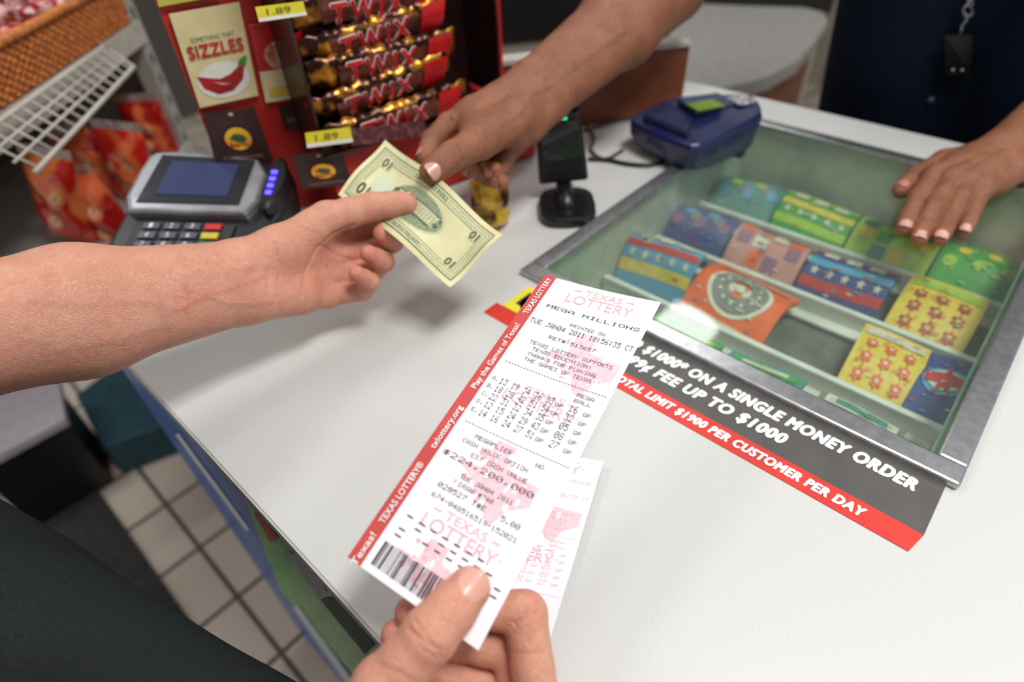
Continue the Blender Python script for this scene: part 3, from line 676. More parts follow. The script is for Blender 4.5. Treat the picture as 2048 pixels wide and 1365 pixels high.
def hair(head,facing,m,parent):
    b=MB(); b.ball(head+V((0,0,.045))-facing*.018,(.1,.09,.085),m); b.build('hair',parent,smooth=True)
    lat=V((-facing.y,facing.x,0))
    for sg in(-1,1):
        b=MB(); b.ball(head+lat*sg*.035+facing*.076+V((0,0,.008)),(.012,.012,.009),M('eye_dark',(60,50,44),rough=.2)); b.build('eye',parent,smooth=True)
hair(chd,cf,M('brown_hair',(70,50,34),rough=.8),cust)
# ---- clerk
clk=thing('person',(1.22,.12,0),'clerk in a navy shirt taking the note, other hand resting on the glass','person')
KW=C(1082,180,.655); KE=C(1340,-30,.80)
kth=[C(1025,245,.612),C(962,282,.582),C(905,312,.557),C(862,344,.547)]
kfg=[[C(948,222,.622),C(896,248,.612),C(864,280,.600),C(850,314,.586)],
     [C(975,244,.634),C(930,288,.640),C(920,322,.628),C(944,340,.612)],
     [C(1004,264,.634),C(968,312,.644),C(962,344,.630),C(988,340,.612)],
     [C(1032,284,.624),C(1004,330,.636),C(985,358,.624),C(1004,364,.608)]]
palmK=-toCam(KW)*.6+V((0,0,-.6))
gK=hand(KW,KE,kth,kfg,palmK,1.15,forearm=(.0205,.0335),wide=1.15)
gK.append(dict(caps=[(kth[1],kfg[0][0],.013,.0125),(kth[1].lerp(kth[2],.3),kfg[0][0].lerp(kfg[0][1],.3),.010,.0105)],k=.012,k1=.010))
for f_ in kfg[:3]:
    gK.append(dict(caps=[(f_[0]+toCam(f_[0])*.0112,KW.lerp(f_[0],.35)+toCam(KW)*.0165,.0024,.0018)],k=.002,k1=.009))
cutK=joincuts(kfg[0],toCam(kfg[0][1]),1.15,js=(1,),offs=(-.002,.0,.002))+joincuts(kth,toCam(kth[2]),1.15,T=TR,js=(2,),offs=(-.004,-.0015,.001,.0035),lift=1.01)
vK,fK=sdfmesh(gK,.0011,cutK)
vK,fK,mkK=emboss(vK,fK,[([(1100,170),(1060,190),(1010,200),(970,222)],.0009,.003,2,.25),([(1060,190),(1040,225),(1000,250)],.0008,.0028,2,.25),([(1250,60),(1180,110),(1100,170)],.0008,.0035,2,.2),
 ([(965,256),(974,278),(968,302)],-.0005,.0012,2,.3),([(952,262),(962,284),(957,304)],-.0004,.0012,2,.3),([(980,250),(986,270),(982,292)],-.0004,.0012,2,.25)])
GZ=CZ+.0075
GP=lambda px,py,h: Z(px,py,GZ+h)
HW=GP(2022,308,.034); HE=V((1.09,-.06,1.11))
hth=[GP(1960,320,.028),GP(1888,325,.021),GP(1834,352,.014),GP(1803,380,.0100)]
hfg=[[GP(1868,352,.026),GP(1836,396,.021),GP(1818,432,.013),GP(1809,456,.0085)],
     [GP(1900,362,.028),GP(1868,412,.022),GP(1847,452,.013),GP(1838,477,.0085)],
     [GP(1932,372,.027),GP(1906,420,.021),GP(1889,455,.013),GP(1880,477,.0085)],
     [GP(1962,382,.024),GP(1945,420,.018),GP(1935,445,.012),GP(1928,462,.008)]]
gH=hand(HW,HE,hth,hfg,V((0,0,-1)),1.07,forearm=(.021,.034),wide=1.1)
for f_ in hfg:
    gH.append(dict(caps=[(f_[0]+V((0,0,.0106)),HW.lerp(f_[0],.35)+V((0,0,.013)),.0026,.0018)],k=.002,k1=.009))
    gH.append(dict(caps=[(f_[0]+V((0,0,.002)),f_[0]+V((0,0,.003)),.0114,.0114)],k=.002,k1=.004))
cutH=[]
for f_ in hfg: cutH+=joincuts(f_,V((0,0,1)),1.07,offs=(-.0025,-.0005,.0015))
vH,fH=sdfmesh(gH,.0011,cutH)
vH,fH,mkH=emboss(vH,fH,[([(2010,300),(1960,330),(1915,350),(1885,372)],.0009,.003,2,.25),([(1975,325),(1955,355),(1930,380)],.0008,.0028,2,.25)])
kf=V((-1,.05,0)).normalized(); ksh=V((1.05,.13,1.42)); khd=V((.99,.14,1.63))
KS=V((1.03,.33,1.39)); HS=V((1.06,-.06,1.39))
vT2,fT2=sdfmesh(trunk(V((1.25,.11,.98)),ksh,khd,kf,[(KS,KE),(HS,HE)]),.007)
tips=[(f_[3],.009,.55) for f_ in kfg+hfg]+[(kth[3],.010,.4),(hth[3],.010,.4)]
palms=[(C(975,310,.62),.11,-toCam(KW)+V((0,0,-.4)))]
mkD=[(f_[j],.008,.4,2) for f_ in hfg+kfg for j in (1,2)]+[(kth[2],.009,.3,2)]
bodyobj('body',[(vK,fK),(vH,fH),(vT2,fT2)],skinD,clk,tips,mkK+mkH+mkD,palms+[(f_[3]-V((0,0,.004)),.016,V((0,0,-1))) for f_ in hfg])
nail(clk,kth[3],kth[2],toCam(kth[3])+V((-.15,-.1,0)),.0096*1.15,nailD,L=.0080,shift=.0015)
for f_ in kfg: nail(clk,f_[3],f_[2],(f_[2]-(f_[1]+f_[3])/2).normalized()*.6+toCam(f_[3])*.5,.0086,nailK,L=.0052)
for f_ in hfg: nail(clk,f_[3],f_[2],V((0,0,1)),.0081 if f_ is not hfg[3] else .0072,nailD,L=.0058,shift=.0015)
nail(clk,hth[3],hth[2],V((.3,.1,1)),.0102,nailK)
navy=M('navy_cloth',(14,26,46),(9,18,34),scale=300,rough=.9,bump=.4,bscale=600,spec=.15)
kl=V((-kf.y,kf.x,0))
vS,fS=clothes('shirt',[(V((1.235,.0,.80)),ksh+kl*.10,.125,.10),(V((1.235,.215,.80)),ksh-kl*.12,.125,.10),(ksh-kl*.15,ksh+kl*.15,.065,.065),(KS,KS.lerp(KE,.55),.066,.06),(HS,HS.lerp(HE,.55),.066,.06)],navy,clk)
shirtb=BVHTree.FromPolygons(vS.tolist(),fS.tolist())
def SH(px,py,o=.004):
    r=ray(px,py).normalized(); h=shirtb.ray_cast(CAM,r)[0]
    return (h if h is not None else C(px,py,.85))-r*o
clothes('trousers',[(V((1.25,.03,.80)),V((1.25,.21,.80)),.115,.115),(V((1.25,.02,.78)),V((1.25,0,.12)),.1,.07),(V((1.25,.22,.78)),V((1.25,.24,.12)),.1,.07)],M('black_trousers',(24,24,28),rough=.9),clk)
for y in(0,.24):
    b=MB(); b.ball((1.2,y,.045),(.14,.05,.045),black); b.build('shoe',clk,smooth=True)
hair(khd,kf,M('black_hair',(22,18,16),rough=.8),clk)
b=MB(); b.ball(SH(1862,200,.001),(.005,.005,.005),M('shirt_button',(60,70,90),rough=.3)); b.build('button',clk,smooth=True)
bd=thing('badge_holder',SH(1918,110,.01),'black badge holder hanging on a silver clip at the navy shirt','badge')
p=[SH(1893,68,.012),SH(1950,66,.012),SH(1948,148,.012),SH(1892,150,.012)]
b=MB(); b.prism(p,kf*.006,M('badge_black',(10,10,12),rough=.25)); b.build('holder',bd,bevel=.001)
for x in (1906,1924):
    b=MB(); b.ball(SH(x,140,.021),(.0022,.0022,.0022),steel); b.build('rivet',bd,smooth=True)
b=MB(); b.tube([SH(1921,70,.018),SH(1925,50,.016),SH(1934,40,.016),SH(1932,28,.016)],.0016,steel)
b.tube([SH(1936+9*math.cos(a*.6),22+12*math.sin(a*.6),.016) for a in range(12)],.0013,steel)
for i in range(5): b.tube([SH(1940+5*math.cos(a*.9),8-i*9+6*math.sin(a*.9),.016) for a in range(8)],.001,steel,n=6)
b.build('clip_chain',bd,smooth=True)
# ================================================================== CANDY DISPLAY
e_=V((.975,-.222,0)); n0=V((-.222,-.975,0)); P0=V((.35,.66,0))
DP=lambda px,py,o: PL(px,py,P0+n0*o,n0)
U=lambda p:(p-P0).dot(e_)
def L3(u,o,z): return P0+e_*u+n0*o+V((0,0,z))
uL=U(DP(390,200,0)); uR=U(DP(1003,60,0))
disp=thing('candy_display',P0+V((0,0,CZ)),'red cardboard counter display stand for gift cards and candy bars','display stand')
b=MB(); b.box(L3((uL+uR)/2,-.004,CZ+.19),(uR-uL,.008,.376),redp,ex=e_,ey=n0); b.build('back_board',disp)
zs=DP(700,296,.07).z; us=U(DP(650,300,.07))
b=MB(); b.box(L3((us+uR)/2,.037,(CZ+.003+zs)/2),(uR-us,.070,zs-CZ-.003),redp,ex=e_,ey=n0); b.build('base_tray',disp,bevel=.002)
dk=M('dark_brown_card',(34,14,16),(48,20,20),rough=.3)
uA=U(DP(608,150,.08)); uB=U(DP(1000,150,.08))
b=MB()
b.box(L3(uA,.04,CZ+.23),(.003,.08,.30-(zs-CZ)+.05),dk,ex=e_,ey=n0); b.box(L3(uB,.04,CZ+.23),(.003,.08,.30-(zs-CZ)+.05),dk,ex=e_,ey=n0)
b.box(L3((uA+uB)/2,.005,CZ+.21),(uB-uA,.003,.30),dk,ex=e_,ey=n0); b.box(L3((uA+uB)/2,.04,zs+.002),(uB-uA,.084,.003),dk,ex=e_,ey=n0)
b.build('bar_dispenser',disp)
b=MB()
P=[DP(702,292,.088),DP(852,272,.088),DP(848,240,.088),DP(698,258,.088)]
b.grid(quadmap(*P,eps=.0005),1,1,M('strip_maroon',(84,36,44),(124,70,70),scale=160,sharp=(.5,.6))); b.build('header_strip',disp)
for (pts) in ([(614,296),(706,284),(700,254),(610,266)],[(518,44),(614,30),(606,2),(510,14)]):
    P=[DP(x,y,.09) for x,y in pts]; b=MB(); b.grid(quadmap(*P,eps=0),1,1,yellow); b.grid(lambda u,v:quadmap(*P,eps=.0005)(u,v*.25),1,1,whitei); b.text('1.89',quadmap(*P,eps=.0008),.45,.6,.42,M('tag_ink',(120,116,30)),w=.5); b.build('price_tag',disp)
gold=M('gold_foil',(206,140,50),(54,24,14),scale=44,rough=.22,metal=.7,bump=1.5,bscale=70,sharp=(.38,.52)); redl=M('bar_red',(200,22,28),(164,18,24),rough=.3)
brn=M('bar_brown',(60,24,18),(110,40,26),scale=60,rough=.25,coat=.5)
def bar(cx,cy,o,Lb,label,slant=0,roll=0):
    c=DP(cx,cy,o); b=MB(); ex=(e_+V((0,0,slant))).normalized(); up=(V((0,0,1))-e_*slant+n0*roll).normalized(); nn=up.cross(ex).normalized(); nn=nn if nn.dot(n0)>0 else -nn; ha=.0168
    def f(u,v):
        s=-1+2*u; th=v*2*math.pi; t=max(.08,(1-abs(s)**6)); rr=ha*(1 if abs(s)<.9 else 1.02)
        return c+ex*(s*Lb/2)+up*(math.cos(th)*rr*(.9+.1*t))+nn*(math.sin(th)*.010*t)+nn*.0015*math.sin(s*19+cx)*t+up*.0015*math.sin(s*31+cy)
    b.grid(f,40,14,gold); o1=b.build('wrapper',None,smooth=True)
    t=thing('candy_bar',c,label,'candy bar','candy bars in the dispenser'); par(o1,t)
    b=MB()
    def fm(e): return lambda x,y: c+ex*x+up*y+nn*(.0115*math.sqrt(max(0,1-(y/ha)**2*.6))+e)
    f1=fm(.0006); f2=fm(.0012); f3=fm(.0022)
    b.grid(lambda u,v:f1(-.060+.106*u,(-.62+1.24*v+.18*math.sin(u*9+cx))*ha),12,6,brn); b.grid(lambda u,v:f1(.044+.030*u+.008*v,(-.85+1.7*v)*ha),2,6,redl)
    x=-.050
    for ch,w_ in (('T',.018),('W',.027),('I',.0050),('X',.020)):
        b.text(ch,f2,x+w_/2,0,.0195,whitei,w=w_,bold=.08,shear=.12); b.text(ch,f3,x+w_/2,0,.0195,redl,w=w_,bold=.045,shear=.12); x+=w_+.0042
    b.build('label',t)
bar(756,60,.045,.180,'gold wrapped candy bar at the top of the dispenser',.09,.2)
bar(770,116,.054,.180,'second gold wrapped candy bar from the top of the dispenser',.0,.15)
bar(764,174,.060,.180,'third gold wrapped candy bar down in the dispenser',.10,.25)
bar(796,230,.070,.185,'lowest gold wrapped candy bar, just above the price strip',.05,.1)
bar(742,4,.040,.180,'gold wrapped candy bar cut off by the top edge of the view',-.02,.2)
def card(pts,base,label,draw,o=.006):
    P=[DP(x,y,o) for x,y in pts]
    t=thing('gift_card',(P[0]+P[2])/2,label,'gift card','gift cards on the red board')
    b=MB(); b.prism(P,n0*-.001,base); b.build('card',t)
    b=MB(); draw(b,quadmap(*P,eps=.0006),quadmap(*P,eps=.0012),quadmap(*P,eps=.0018)); b.build('artwork',t)
crmc=M('card_cream',(222,210,160),(214,200,146)); chil=M('chili_red',(176,28,24),(140,18,18),rough=.3); gtx=M('card_green',(96,120,60)); 
def d1(b,f,g,h):
    b.text('SOMETHING THAT',f,.5,.71,.05,gtx,w=.66); b.text('SIZZLES',g,.5,.59,.13,redl,w=.84,bold=.05,sp=.05)
    b.disc(f,.5,.25,.42,.20,M('plate_white',(236,234,222)))
    b.poly(g,[(.10,.34),(.16,.20),(.36,.11),(.60,.12),(.80,.22),(.88,.38),(.76,.36),(.62,.30),(.44,.27),(.28,.30)],chil)
    b.poly(h,[(.76,.38),(.90,.38),(.94,.47),(.82,.44)],M('leaf_green2',(70,140,50))); b.poly(h,[(.3,.26),(.45,.2),(.6,.2),(.45,.23)],M('chili_shine',(236,150,140)))
card([(400,216),(517,191),(478,4),(338,28)],crmc,'cream gift card with a red chili pepper picture',d1)
def d2(b,f,g,h):
    b.rect(f,0,.42,1,1,redl); b.disc(g,.42,.60,.26,.17,M('berry',(220,200,180),(180,90,70),scale=80)); b.poly(g,[(.3,.75),(.42,.71),(.5,.85),(.56,.71),(.7,.75),(.5,.65)],gtx); b.rect(g,.1,.08,.9,.18,M('card_yellow',(216,190,60))); b.disc(h,.7,.47,.16,.10,chil)
card([(532,206),(632,190),(596,40),(498,50)],crmc,'red and cream gift card with a fruit picture beneath the upper price tag',d2)
dkc=M('card_dark_brown',(66,38,32),(46,27,24),scale=30)
def d3(b,f,g,h):
    b.disc(f,.5,.48,.27,.24,M('logo_black',(30,24,20))); b.disc(g,.5,.48,.24,.21,M('logo_yellow',(244,200,50),(234,124,40),scale=60)); b.poly(h,[(.34,.5),(.44,.58),(.58,.56),(.66,.48),(.60,.42),(.48,.42)],M('logo_green',(60,90,50)))
    b.text('Bass Pro',h,.5,.38,.08,M('logo_red',(190,30,30)),w=.34,bold=.03); b.disc(h,.5,.93,.05,.03,M('peg_hole',(200,190,180)),n=10); b.rect(f,.15,.10,.85,.16,M('card_taupe',(110,82,70)))
card([(432,332),(548,322),(508,214),(406,226)],dkc,'dark brown gift card with a round yellow logo below the chili card',d3)
card([(605,380),(706,368),(682,300),(584,312)],dkc,'dark brown gift card with a round yellow logo behind the note',d3,o=.075)
card([(318,14),(438,-8),(428,-90),(296,-60)],M('card_lime',(196,190,70)),'yellow green gift card at the top of the red board',lambda b,f,g,h:b.rect(f,.1,.3,.9,.6,M('card_red2',(190,60,40))))
card([(572,262),(604,258),(590,208),(556,212)],dkc,'plain brown gift card behind the fruit picture card',lambda b,f,g,h:b.rect(f,.2,.3,.8,.5,M('card_taupe',(110,82,70))),o=.003)
c=Z(985,462,CZ)
sb=thing('snack_bag',c,'small yellow and dark snack packet at the foot of the candy display','snack packet')
b=MB()
def f(u,v):
    s=-1+2*u; t=v*2*math.pi; pf=max(.05,1-abs(s)**4)
    return c+V((0,0,.037))+e_*(math.cos(t)*(.024+.0015*math.sin(9*s)))+V((0,0,s*.035))+n0*(math.sin(t)*.013*pf*(1+.25*math.sin(8*s+3*math.cos(t))))
b.grid(f,20,20,M('packet_yellow',(214,172,44),(70,34,18),scale=34,sharp=(.46,.60),rough=.25,metal=.3,bump=1,bscale=80)); b.build('packet',sb,smooth=True)
# ================================================================== CARD TERMINAL (left)
a00,a10,a11,a01=C(212,528,.625),C(468,528,.625),C(530,340,.690),C(322,328,.690)
tm=thing('card_terminal',Z(390,470,CZ),'silver and black card payment terminal with a screen and coloured keys','card terminal')
def TMp(u,v,e=0): return quadmap(a00,a10,a11,a01,eps=e)(u,v)
nt_=(a10-a00).cross(a01-a00).normalized(); nt_=nt_ if nt_.dot(CAM-a00)>0 else -nt_
tb=M('terminal_black',(28,28,32),rough=.4)
def chaikin(P,n=2):
    for _ in range(n):
        Q=[]
        for i in range(len(P)):
            a,b_=P[i],P[(i+1)%len(P)]; Q+=[tuple(a[k]*.75+b_[k]*.25 for k in range(len(a))),tuple(a[k]*.25+b_[k]*.75 for k in range(len(a)))]
        P=Q
    return P
hp=chaikin([(-.06,-.06),(1.04,-.06),(1.28,.45),(1.32,1.0),(1.0,1.12),(-.02,1.10),(-.10,.5)])
cx_,cy_=.58,.52
b=MB(); ring_=lambda s,e: [TMp(cx_+(x-cx_)*s,cy_+(y-cy_)*s,e) for x,y in hp]
base_=[V((p.x,p.y,CZ+.002)) for p in ring_(.94,-.012)]
b.loft([base_,ring_(1.0,-.012),ring_(1.0,-.004),ring_(.97,-.0005),ring_(.93,.0005)],tb); b.build('housing',tm)
b=MB(); silv=M('terminal_silver',(176,176,180),(158,158,164),rough=.28,metal=.5)
sp_=chaikin([(-.06,.43),(.25,.44),(.5,.42),(.8,.44),(1.07,.43),(1.08,1.02),(.6,1.06),(.0,1.06),(-.08,.98)],1)
cs_=lambda s,e:[TMp(.52+(x-.52)*s,.75+(y-.75)*s,e) for x,y in sp_]
b.loft([cs_(1.0,.000),cs_(1.0,.009),cs_(.97,.0125),cs_(.92,.0135)],silv); b.build('bezel',tm)
b=MB(); b.prism([TMp(x,y,.0135) for x,y in ((.07,.51),(.94,.51),(.95,1.0),(.08,1.0))],nt_*.0015,M('screen_frame',(36,38,46),rough=.2)); b.prism([TMp(x,y,.0151) for x,y in ((.20,.59),(.82,.59),(.82,.94),(.20,.94))],nt_*.0005,M('screen_blue',(58,66,104),(48,54,90),scale=10,rough=.12,emit=.12)); b.build('screen',tm)
cp_=chaikin([(1.10,.44),(1.24,.48),(1.32,.8),(1.24,1.04),(1.12,1.04)])
b=MB(); cc_=lambda s,e:[TMp(1.2+(x-1.2)*s,.75+(y-.75)*s,e) for x,y in cp_]
b.loft([cc_(1,0),cc_(1,.016),cc_(.85,.019)],black); b.build('card_slot',tm)
for i in range(4):
    b=MB(); b.prism([TMp(x,y,.0192) for x,y in ((1.16,.60+i*.075),(1.21,.60+i*.075),(1.21,.635+i*.075),(1.16,.635+i*.075))],nt_*.001,M('led_blue',(60,50,255),emit=7)); b.build('indicator_light',tm)
b=MB(); b.prism([TMp(x,y,.0008) for x,y in ((.10,.0),(.90,.0),(.92,.38),(.08,.38))],nt_*.002,M('keypad_plate',(40,41,46),rough=.5)); b.build('keypad_plate',tm,bevel=.001)
keyg=M('key_grey',(78,80,90),rough=.4); kr=M('key_red',(210,40,40)); ky=M('key_yellow',(220,200,60)); kg=M('key_green',(50,150,80))
for r_ in range(4):
    for c_ in range(4):
        m=keyg if c_<3 else (kr,ky,kg,keyg)[r_]
        x0=.17+c_*.170; y0=.305-r_*.090
        b=MB(); b.prism([TMp(x,y,.0028) for x,y in ((x0,y0),(x0+.135,y0),(x0+.135,y0+.06),(x0,y0+.06))],nt_*.003,m)
        if c_<3 and r_<3: b.text(str(r_*3+c_+1),lambda x,y:TMp(x,y,.0063),x0+.068,y0+.03,.045,whitei,w=.03)
        b.build('key',tm,bevel=.0006)
# ================================================================== READER STAND
sc=thing('card_reader',Z(1132,425,CZ),'black upright card reader on a small foot between the note and the blue terminal','card reader')
bp0=Z(1130,402,CZ); hx=(ray(1300,400)-ray(1000,400)); hx.z=0; hx.normalize(); hn=V((hx.y,-hx.x,0)); hn=hn if hn.dot(CAM-bp0)>0 else -hn
tp=lambda px,py,o: PL(px,py,bp0+hn*o,hn)
b=MB(); b.prism([tp(1078,372,0),tp(1178,362,0),tp(1160,222,0),tp(1072,230,0)],hn*-.022,black); b.build('reader_body',sc,bevel=.004)
b=MB(); b.prism([tp(1086,322,.001),tp(1166,312,.001),tp(1154,240,.001),tp(1082,246,.001)],hn*.003,M('gloss_black',(16,16,18),rough=.08,coat=1)); b.prism([tp(1124,240,.004),tp(1134,239,.004),tp(1134,234,.004),tp(1124,235,.004)],hn*.001,M('led_green',(40,220,120),emit=1.2)); b.build('front_window',sc)
b=MB(); b.tube([tp(1128,372,-.01),Z(1132,420,CZ+.012)],.011,black,n=12); b.build('neck',sc,smooth=True)
fc=Z(1134,424,CZ)
b=MB(); b.prism([fc+hx*(.034*math.copysign(abs(math.cos(t))**.6,math.cos(t)))+hn*(.040*math.copysign(abs(math.sin(t))**.6,math.sin(t)))+V((0,0,.001)) for t in [i*math.pi/10 for i in range(20)]],(0,0,.012),black); b.build('foot',sc,bevel=.003)
# ================================================================== BLUE TERMINAL
bt=thing('card_terminal',Z(1390,290,CZ),'navy blue payment terminal with a green display at the far corner of the case','card terminal')
zt_=CZ+.056
tq=[Z(1250,238,zt_-.012),Z(1390,300,zt_-.012),Z(1532,226,zt_+.004),Z(1508,186,zt_+.006),Z(1345,191,zt_)]
def cut(P,a):   # cut the corners a little
    Q=[]
    for i in range(len(P)):
        p,n_=P[i],P[(i+1)%len(P)]; Q+=[p.lerp(n_,a),p.lerp(n_,1-a)]
    return Q
pts_=cut(cut(tq,.12),.28)
cb=sum(pts_,V((0,0,0)))/len(pts_)
def rg(s,dz=None,z=None):
    out=[]
    for p in pts_:
        q=V((cb.x+(p.x-cb.x)*s,cb.y+(p.y-cb.y)*s,p.z if z is None else z)); 
        if dz is not None: q.z+=dz
        out.append(q)
    return out
navp=M('navy_plastic',(28,36,82),(24,30,68),rough=.28,coat=.3); grp=M('terminal_grey',(58,64,88),rough=.4)
b=MB(); b.loft([rg(1,-.020),rg(1.01,-.006),rg(.98,-.001),rg(.94,0)],navp); b.build('top_shell',bt)
b=MB(); b.loft([rg(.90,z=CZ+.009),rg(.95,z=CZ+.014),rg(.985,-.0205)],grp); b.build('bottom_shell',bt)
BQ=lambda pts,z,h,m,nm,bv=.001: MB().prism([Z(x,y,zt_+z) for x,y in pts],(0,0,h),m).build(nm,bt,bevel=bv)
BQ([(1372,210),(1396,224),(1450,213),(1424,201)],.007,.002,M('lcd_green',(120,150,50),(104,132,44),emit=.1,rough=.2),'display')
BQ([(1352,206),(1390,233),(1470,216),(1434,196)],-.001,.008,M('display_grey',(70,76,100),rough=.35),'display_bezel',.002)
BQ([(1448,198),(1480,214),(1514,206),(1490,193)],.005,.003,M('keypad_label',(190,186,180),(120,120,130),scale=160,sharp=(.48,.52)),'keypad')
BQ([(1284,240),(1374,276),(1388,242),(1328,212)],-.010,.008,navp,'printer_lid',.002)
lo_=rg(.80,z=CZ+.005)
for i in (1,6,11,16):
    p=lo_[i]; b=MB(); b.box((p.x,p.y,CZ+.005),(.012,.012,.009),black); b.build('rubber_foot',bt)
def cable(pts,r,m,label):
    P=[V(p) for p in pts]; out=[]
    for i in range(len(P)-1):
        p0,p1,p2,p3=P[max(i-1,0)],P[i],P[i+1],P[min(i+2,len(P)-1)]
        for s in range(8):
            t=s/8; out.append(.5*((2*p1)+(p2-p0)*t+(2*p0-5*p1+4*p2-p3)*t*t+(3*p1-p0-3*p2+p3)*t**3))
    out.append(P[-1]); b=MB(); b.tube(out,r,m,n=8); return tag(b.build('cable',smooth=True),label,'cable')
cz=CZ+.0035
cable([Z(1176,318,cz),Z(1215,320,cz),Z(1255,328,cz),Z(1300,330,cz),Z(1340,318,cz)],.003,black,'black cable running from the reader to the blue terminal')
cable([Z(1172,250,cz),Z(1188,275,cz),Z(1182,300,cz),Z(1210,318,cz),Z(1246,300,cz)],.0022,M('grey_cable',(70,68,68)),'thin grey cable looping beside the black reader')
cable([Z(1168,262,cz),Z(1210,248,cz),Z(1250,238,cz),Z(1290,236,cz)],.0022,M('grey_cable',(70,68,68)),'thin grey cable running behind the blue terminal')
# ================================================================== LOW PARTITION + BACK COUNTER
pa,pb=V((.638,.607,CZ)),V((.853,.442,CZ)); pd=(pb-pa).normalized(); pn=V((pd.y,-pd.x,0)); pn=pn if pn.dot(pa-CAM)>0 else -pn
lp=thing('low_partition',(pa+pb)/2,'low brown laminate partition with a pale cap standing on the counter','partition')
b=MB(); b.prism([pa+V((0,0,.001))-pd*.05,pb+V((0,0,.001)),pb+pn*.02+V((0,0,.001)),pa+pn*.02+V((0,0,.001))-pd*.05],(0,0,.10),brown); b.build('panel',lp)
b=MB(); b.prism([pa+V((0,0,.1015))-pd*.05-pn*.003,pb+V((0,0,.1015))-pn*.003,pb+pn*.026+V((0,0,.1015)),pa+pn*.026+V((0,0,.1015))-pd*.05],(0,0,.006),M('pale_cap',(190,182,170))); b.build('cap',lp)
bk=thing('back_counter',Z(1500,100,.80).xy.to_3d(),'grey topped brown back counter with a rounded corner behind the blue terminal','counter')
pp=[(1340,215),(1440,208),(1530,185),(1590,150),(1628,105),(1648,70),(1640,52),(1600,42),(1480,38),(1330,30)]
b=MB(); b.prism([Z(x,y,.76) for x,y in pp],(0,0,.04),M('grey_laminate',(160,157,152),(148,145,140),rough=.4)); b.build('worktop',bk,bevel=.006)
cc=sum([Z(x,y,.76) for x,y in pp],V((0,0,0)))/len(pp)
b=MB(); b.prism([V((cc.x+(Z(x,y,.76).x-cc.x)*.86,cc.y+(Z(x,y,.76).y-cc.y)*.86,.01)) for x,y in pp],(0,0,.748),brown); b.build('cabinet',bk)
q0=C(960,30,2.5); q1=C(1662,24,2.75)
cbn=thing('dark_cabinet',V(((q0.x+q1.x)/2,(q0.y+q1.y)/2,0)),'black fronted cabinet on a pale base at the back of the shop','cabinet')
dn=(q1-q0); dn.z=0; dn.normalize(); dm=V((-dn.y,dn.x,0)); dm=dm if dm.dot(q0-CAM)>0 else -dm
g0=V((q0.x,q0.y,0)); g1=V((q1.x,q1.y,0)); zz=min(q0.z,q1.z)
b=MB(); b.prism([p+V((0,0,zz)) for p in (g0,g1,g1+dm*.4,g0+dm*.4)],(0,0,.8),black); b.build('cabinet_body',cbn)
b=MB(); b.prism([p+V((0,0,.005)) for p in (g0+dm*.02,g1+dm*.02,g1+dm*.38,g0+dm*.38)],(0,0,zz-.006),M('pale_base',(168,160,148))); b.build('cabinet_base',cbn)
# ================================================================== LEFT SHELVING
PP=C(322,160,1.2); le=V((.7,.714,0)).normalized(); ln=V((le.y,-le.x,0))
LQ=lambda px,py,o: PL(px,py,V((PP.x,PP.y,0))+ln*o,ln)
def L4(u,o,z): return V((PP.x,PP.y,0))+le*u+ln*o+V((0,0,z))
gon=thing('shelving_unit',V((PP.x-.2,PP.y,0)),'pale metal shelving unit holding the basket at the left edge','shelving')
shm=M('shelf_enamel',(176,172,164),(162,158,150),rough=.4)
b=MB(); b.box(L4(0,-.015,.80),(.035,.03,1.6),shm,ex=le,ey=ln)
for i in range(30): b.box(L4(0,.0005,.3+i*.04),(.006,.002,.018),black,ex=le,ey=ln)
b.build('upright',gon)
b=MB(); b.box(L4(-.30,-.38,1.17),(.70,.02,.86),M('peg_panel',(130,126,120)),ex=le,ey=ln); b.build('back_panel',gon)
b=MB(); b.box(L4(.03,-.19,.80),(.012,.36,1.6),M('peg_panel',(130,126,120)),ex=le,ey=ln); b.build('side_panel',gon)
for z_,ua in ((1.035,-.72),(.80,-.42)):
    b=MB(); b.box(L4(ua/2,-.18,z_),(-ua,.36,.022),shm,ex=le,ey=ln); b.build('shelf',gon,bevel=.002)
    b=MB(); b.box(L4(ua/2,.004,z_-.006),(-ua,.006,.036),M('price_rail',(196,190,178)),ex=le,ey=ln); b.build('price_rail',gon)
b=MB(); b.box(L4(-.16,-.04,.39),(.32,.012,.78),M('dark_wood',(88,46,30),(64,34,22),scale=20),ex=le,ey=ln); b.build('lower_front',gon)
wr=thing('wire_rack',LQ(120,200,.05),'white wire rack hanging on the front of the shelf below the basket','wire rack')
wm=M('white_wire',(214,208,196),rough=.35)
def WR(s,t):
    a=LQ(-60,285,.03); bq=LQ(206,92,.03); c_=LQ(268,134,.07); d0=LQ(70,345,.07)
    return (a*(1-s)+bq*s)*(1-t)+(d0*(1-s)+c_*s)*t
b=MB(); b.tube([WR(0,0),WR(1,0),WR(1,1),WR(0,1)],.0035,wm); b.tube([WR(0,.33),WR(1,.33)],.002,wm); b.tube([WR(0,.66),WR(1,.66)],.002,wm); b.build('rim',wr,smooth=True)
b=MB()
for i in range(15): b.tube([WR((i+.5)/15,0),WR((i+.5)/15,1)],.0018,wm,n=6)
b.build('wires',wr,smooth=True)
bs=thing('wicker_basket',LQ(120,120,-.12),'orange brown wicker basket full of wrapped candies on the shelf','basket')
wick=M('wicker',(228,142,68),(164,88,40),scale=150,rough=.6,bump=.6,bscale=300)
u0,u1=-.62,-.02; zb_=1.047; zh=.068
b=MB()
for lv in range(11):
    z_=zb_+.004+lv*(zh-.006)/10.; pts=[]
    for i in range(161):
        t=i/160; u=u0+(u1-u0)*t; pts.append(L4(u,-.006+.003*math.sin(i*1.25+lv*math.pi)+lv*.001,z_))
    b.tube(pts,.0036,wick,n=6)
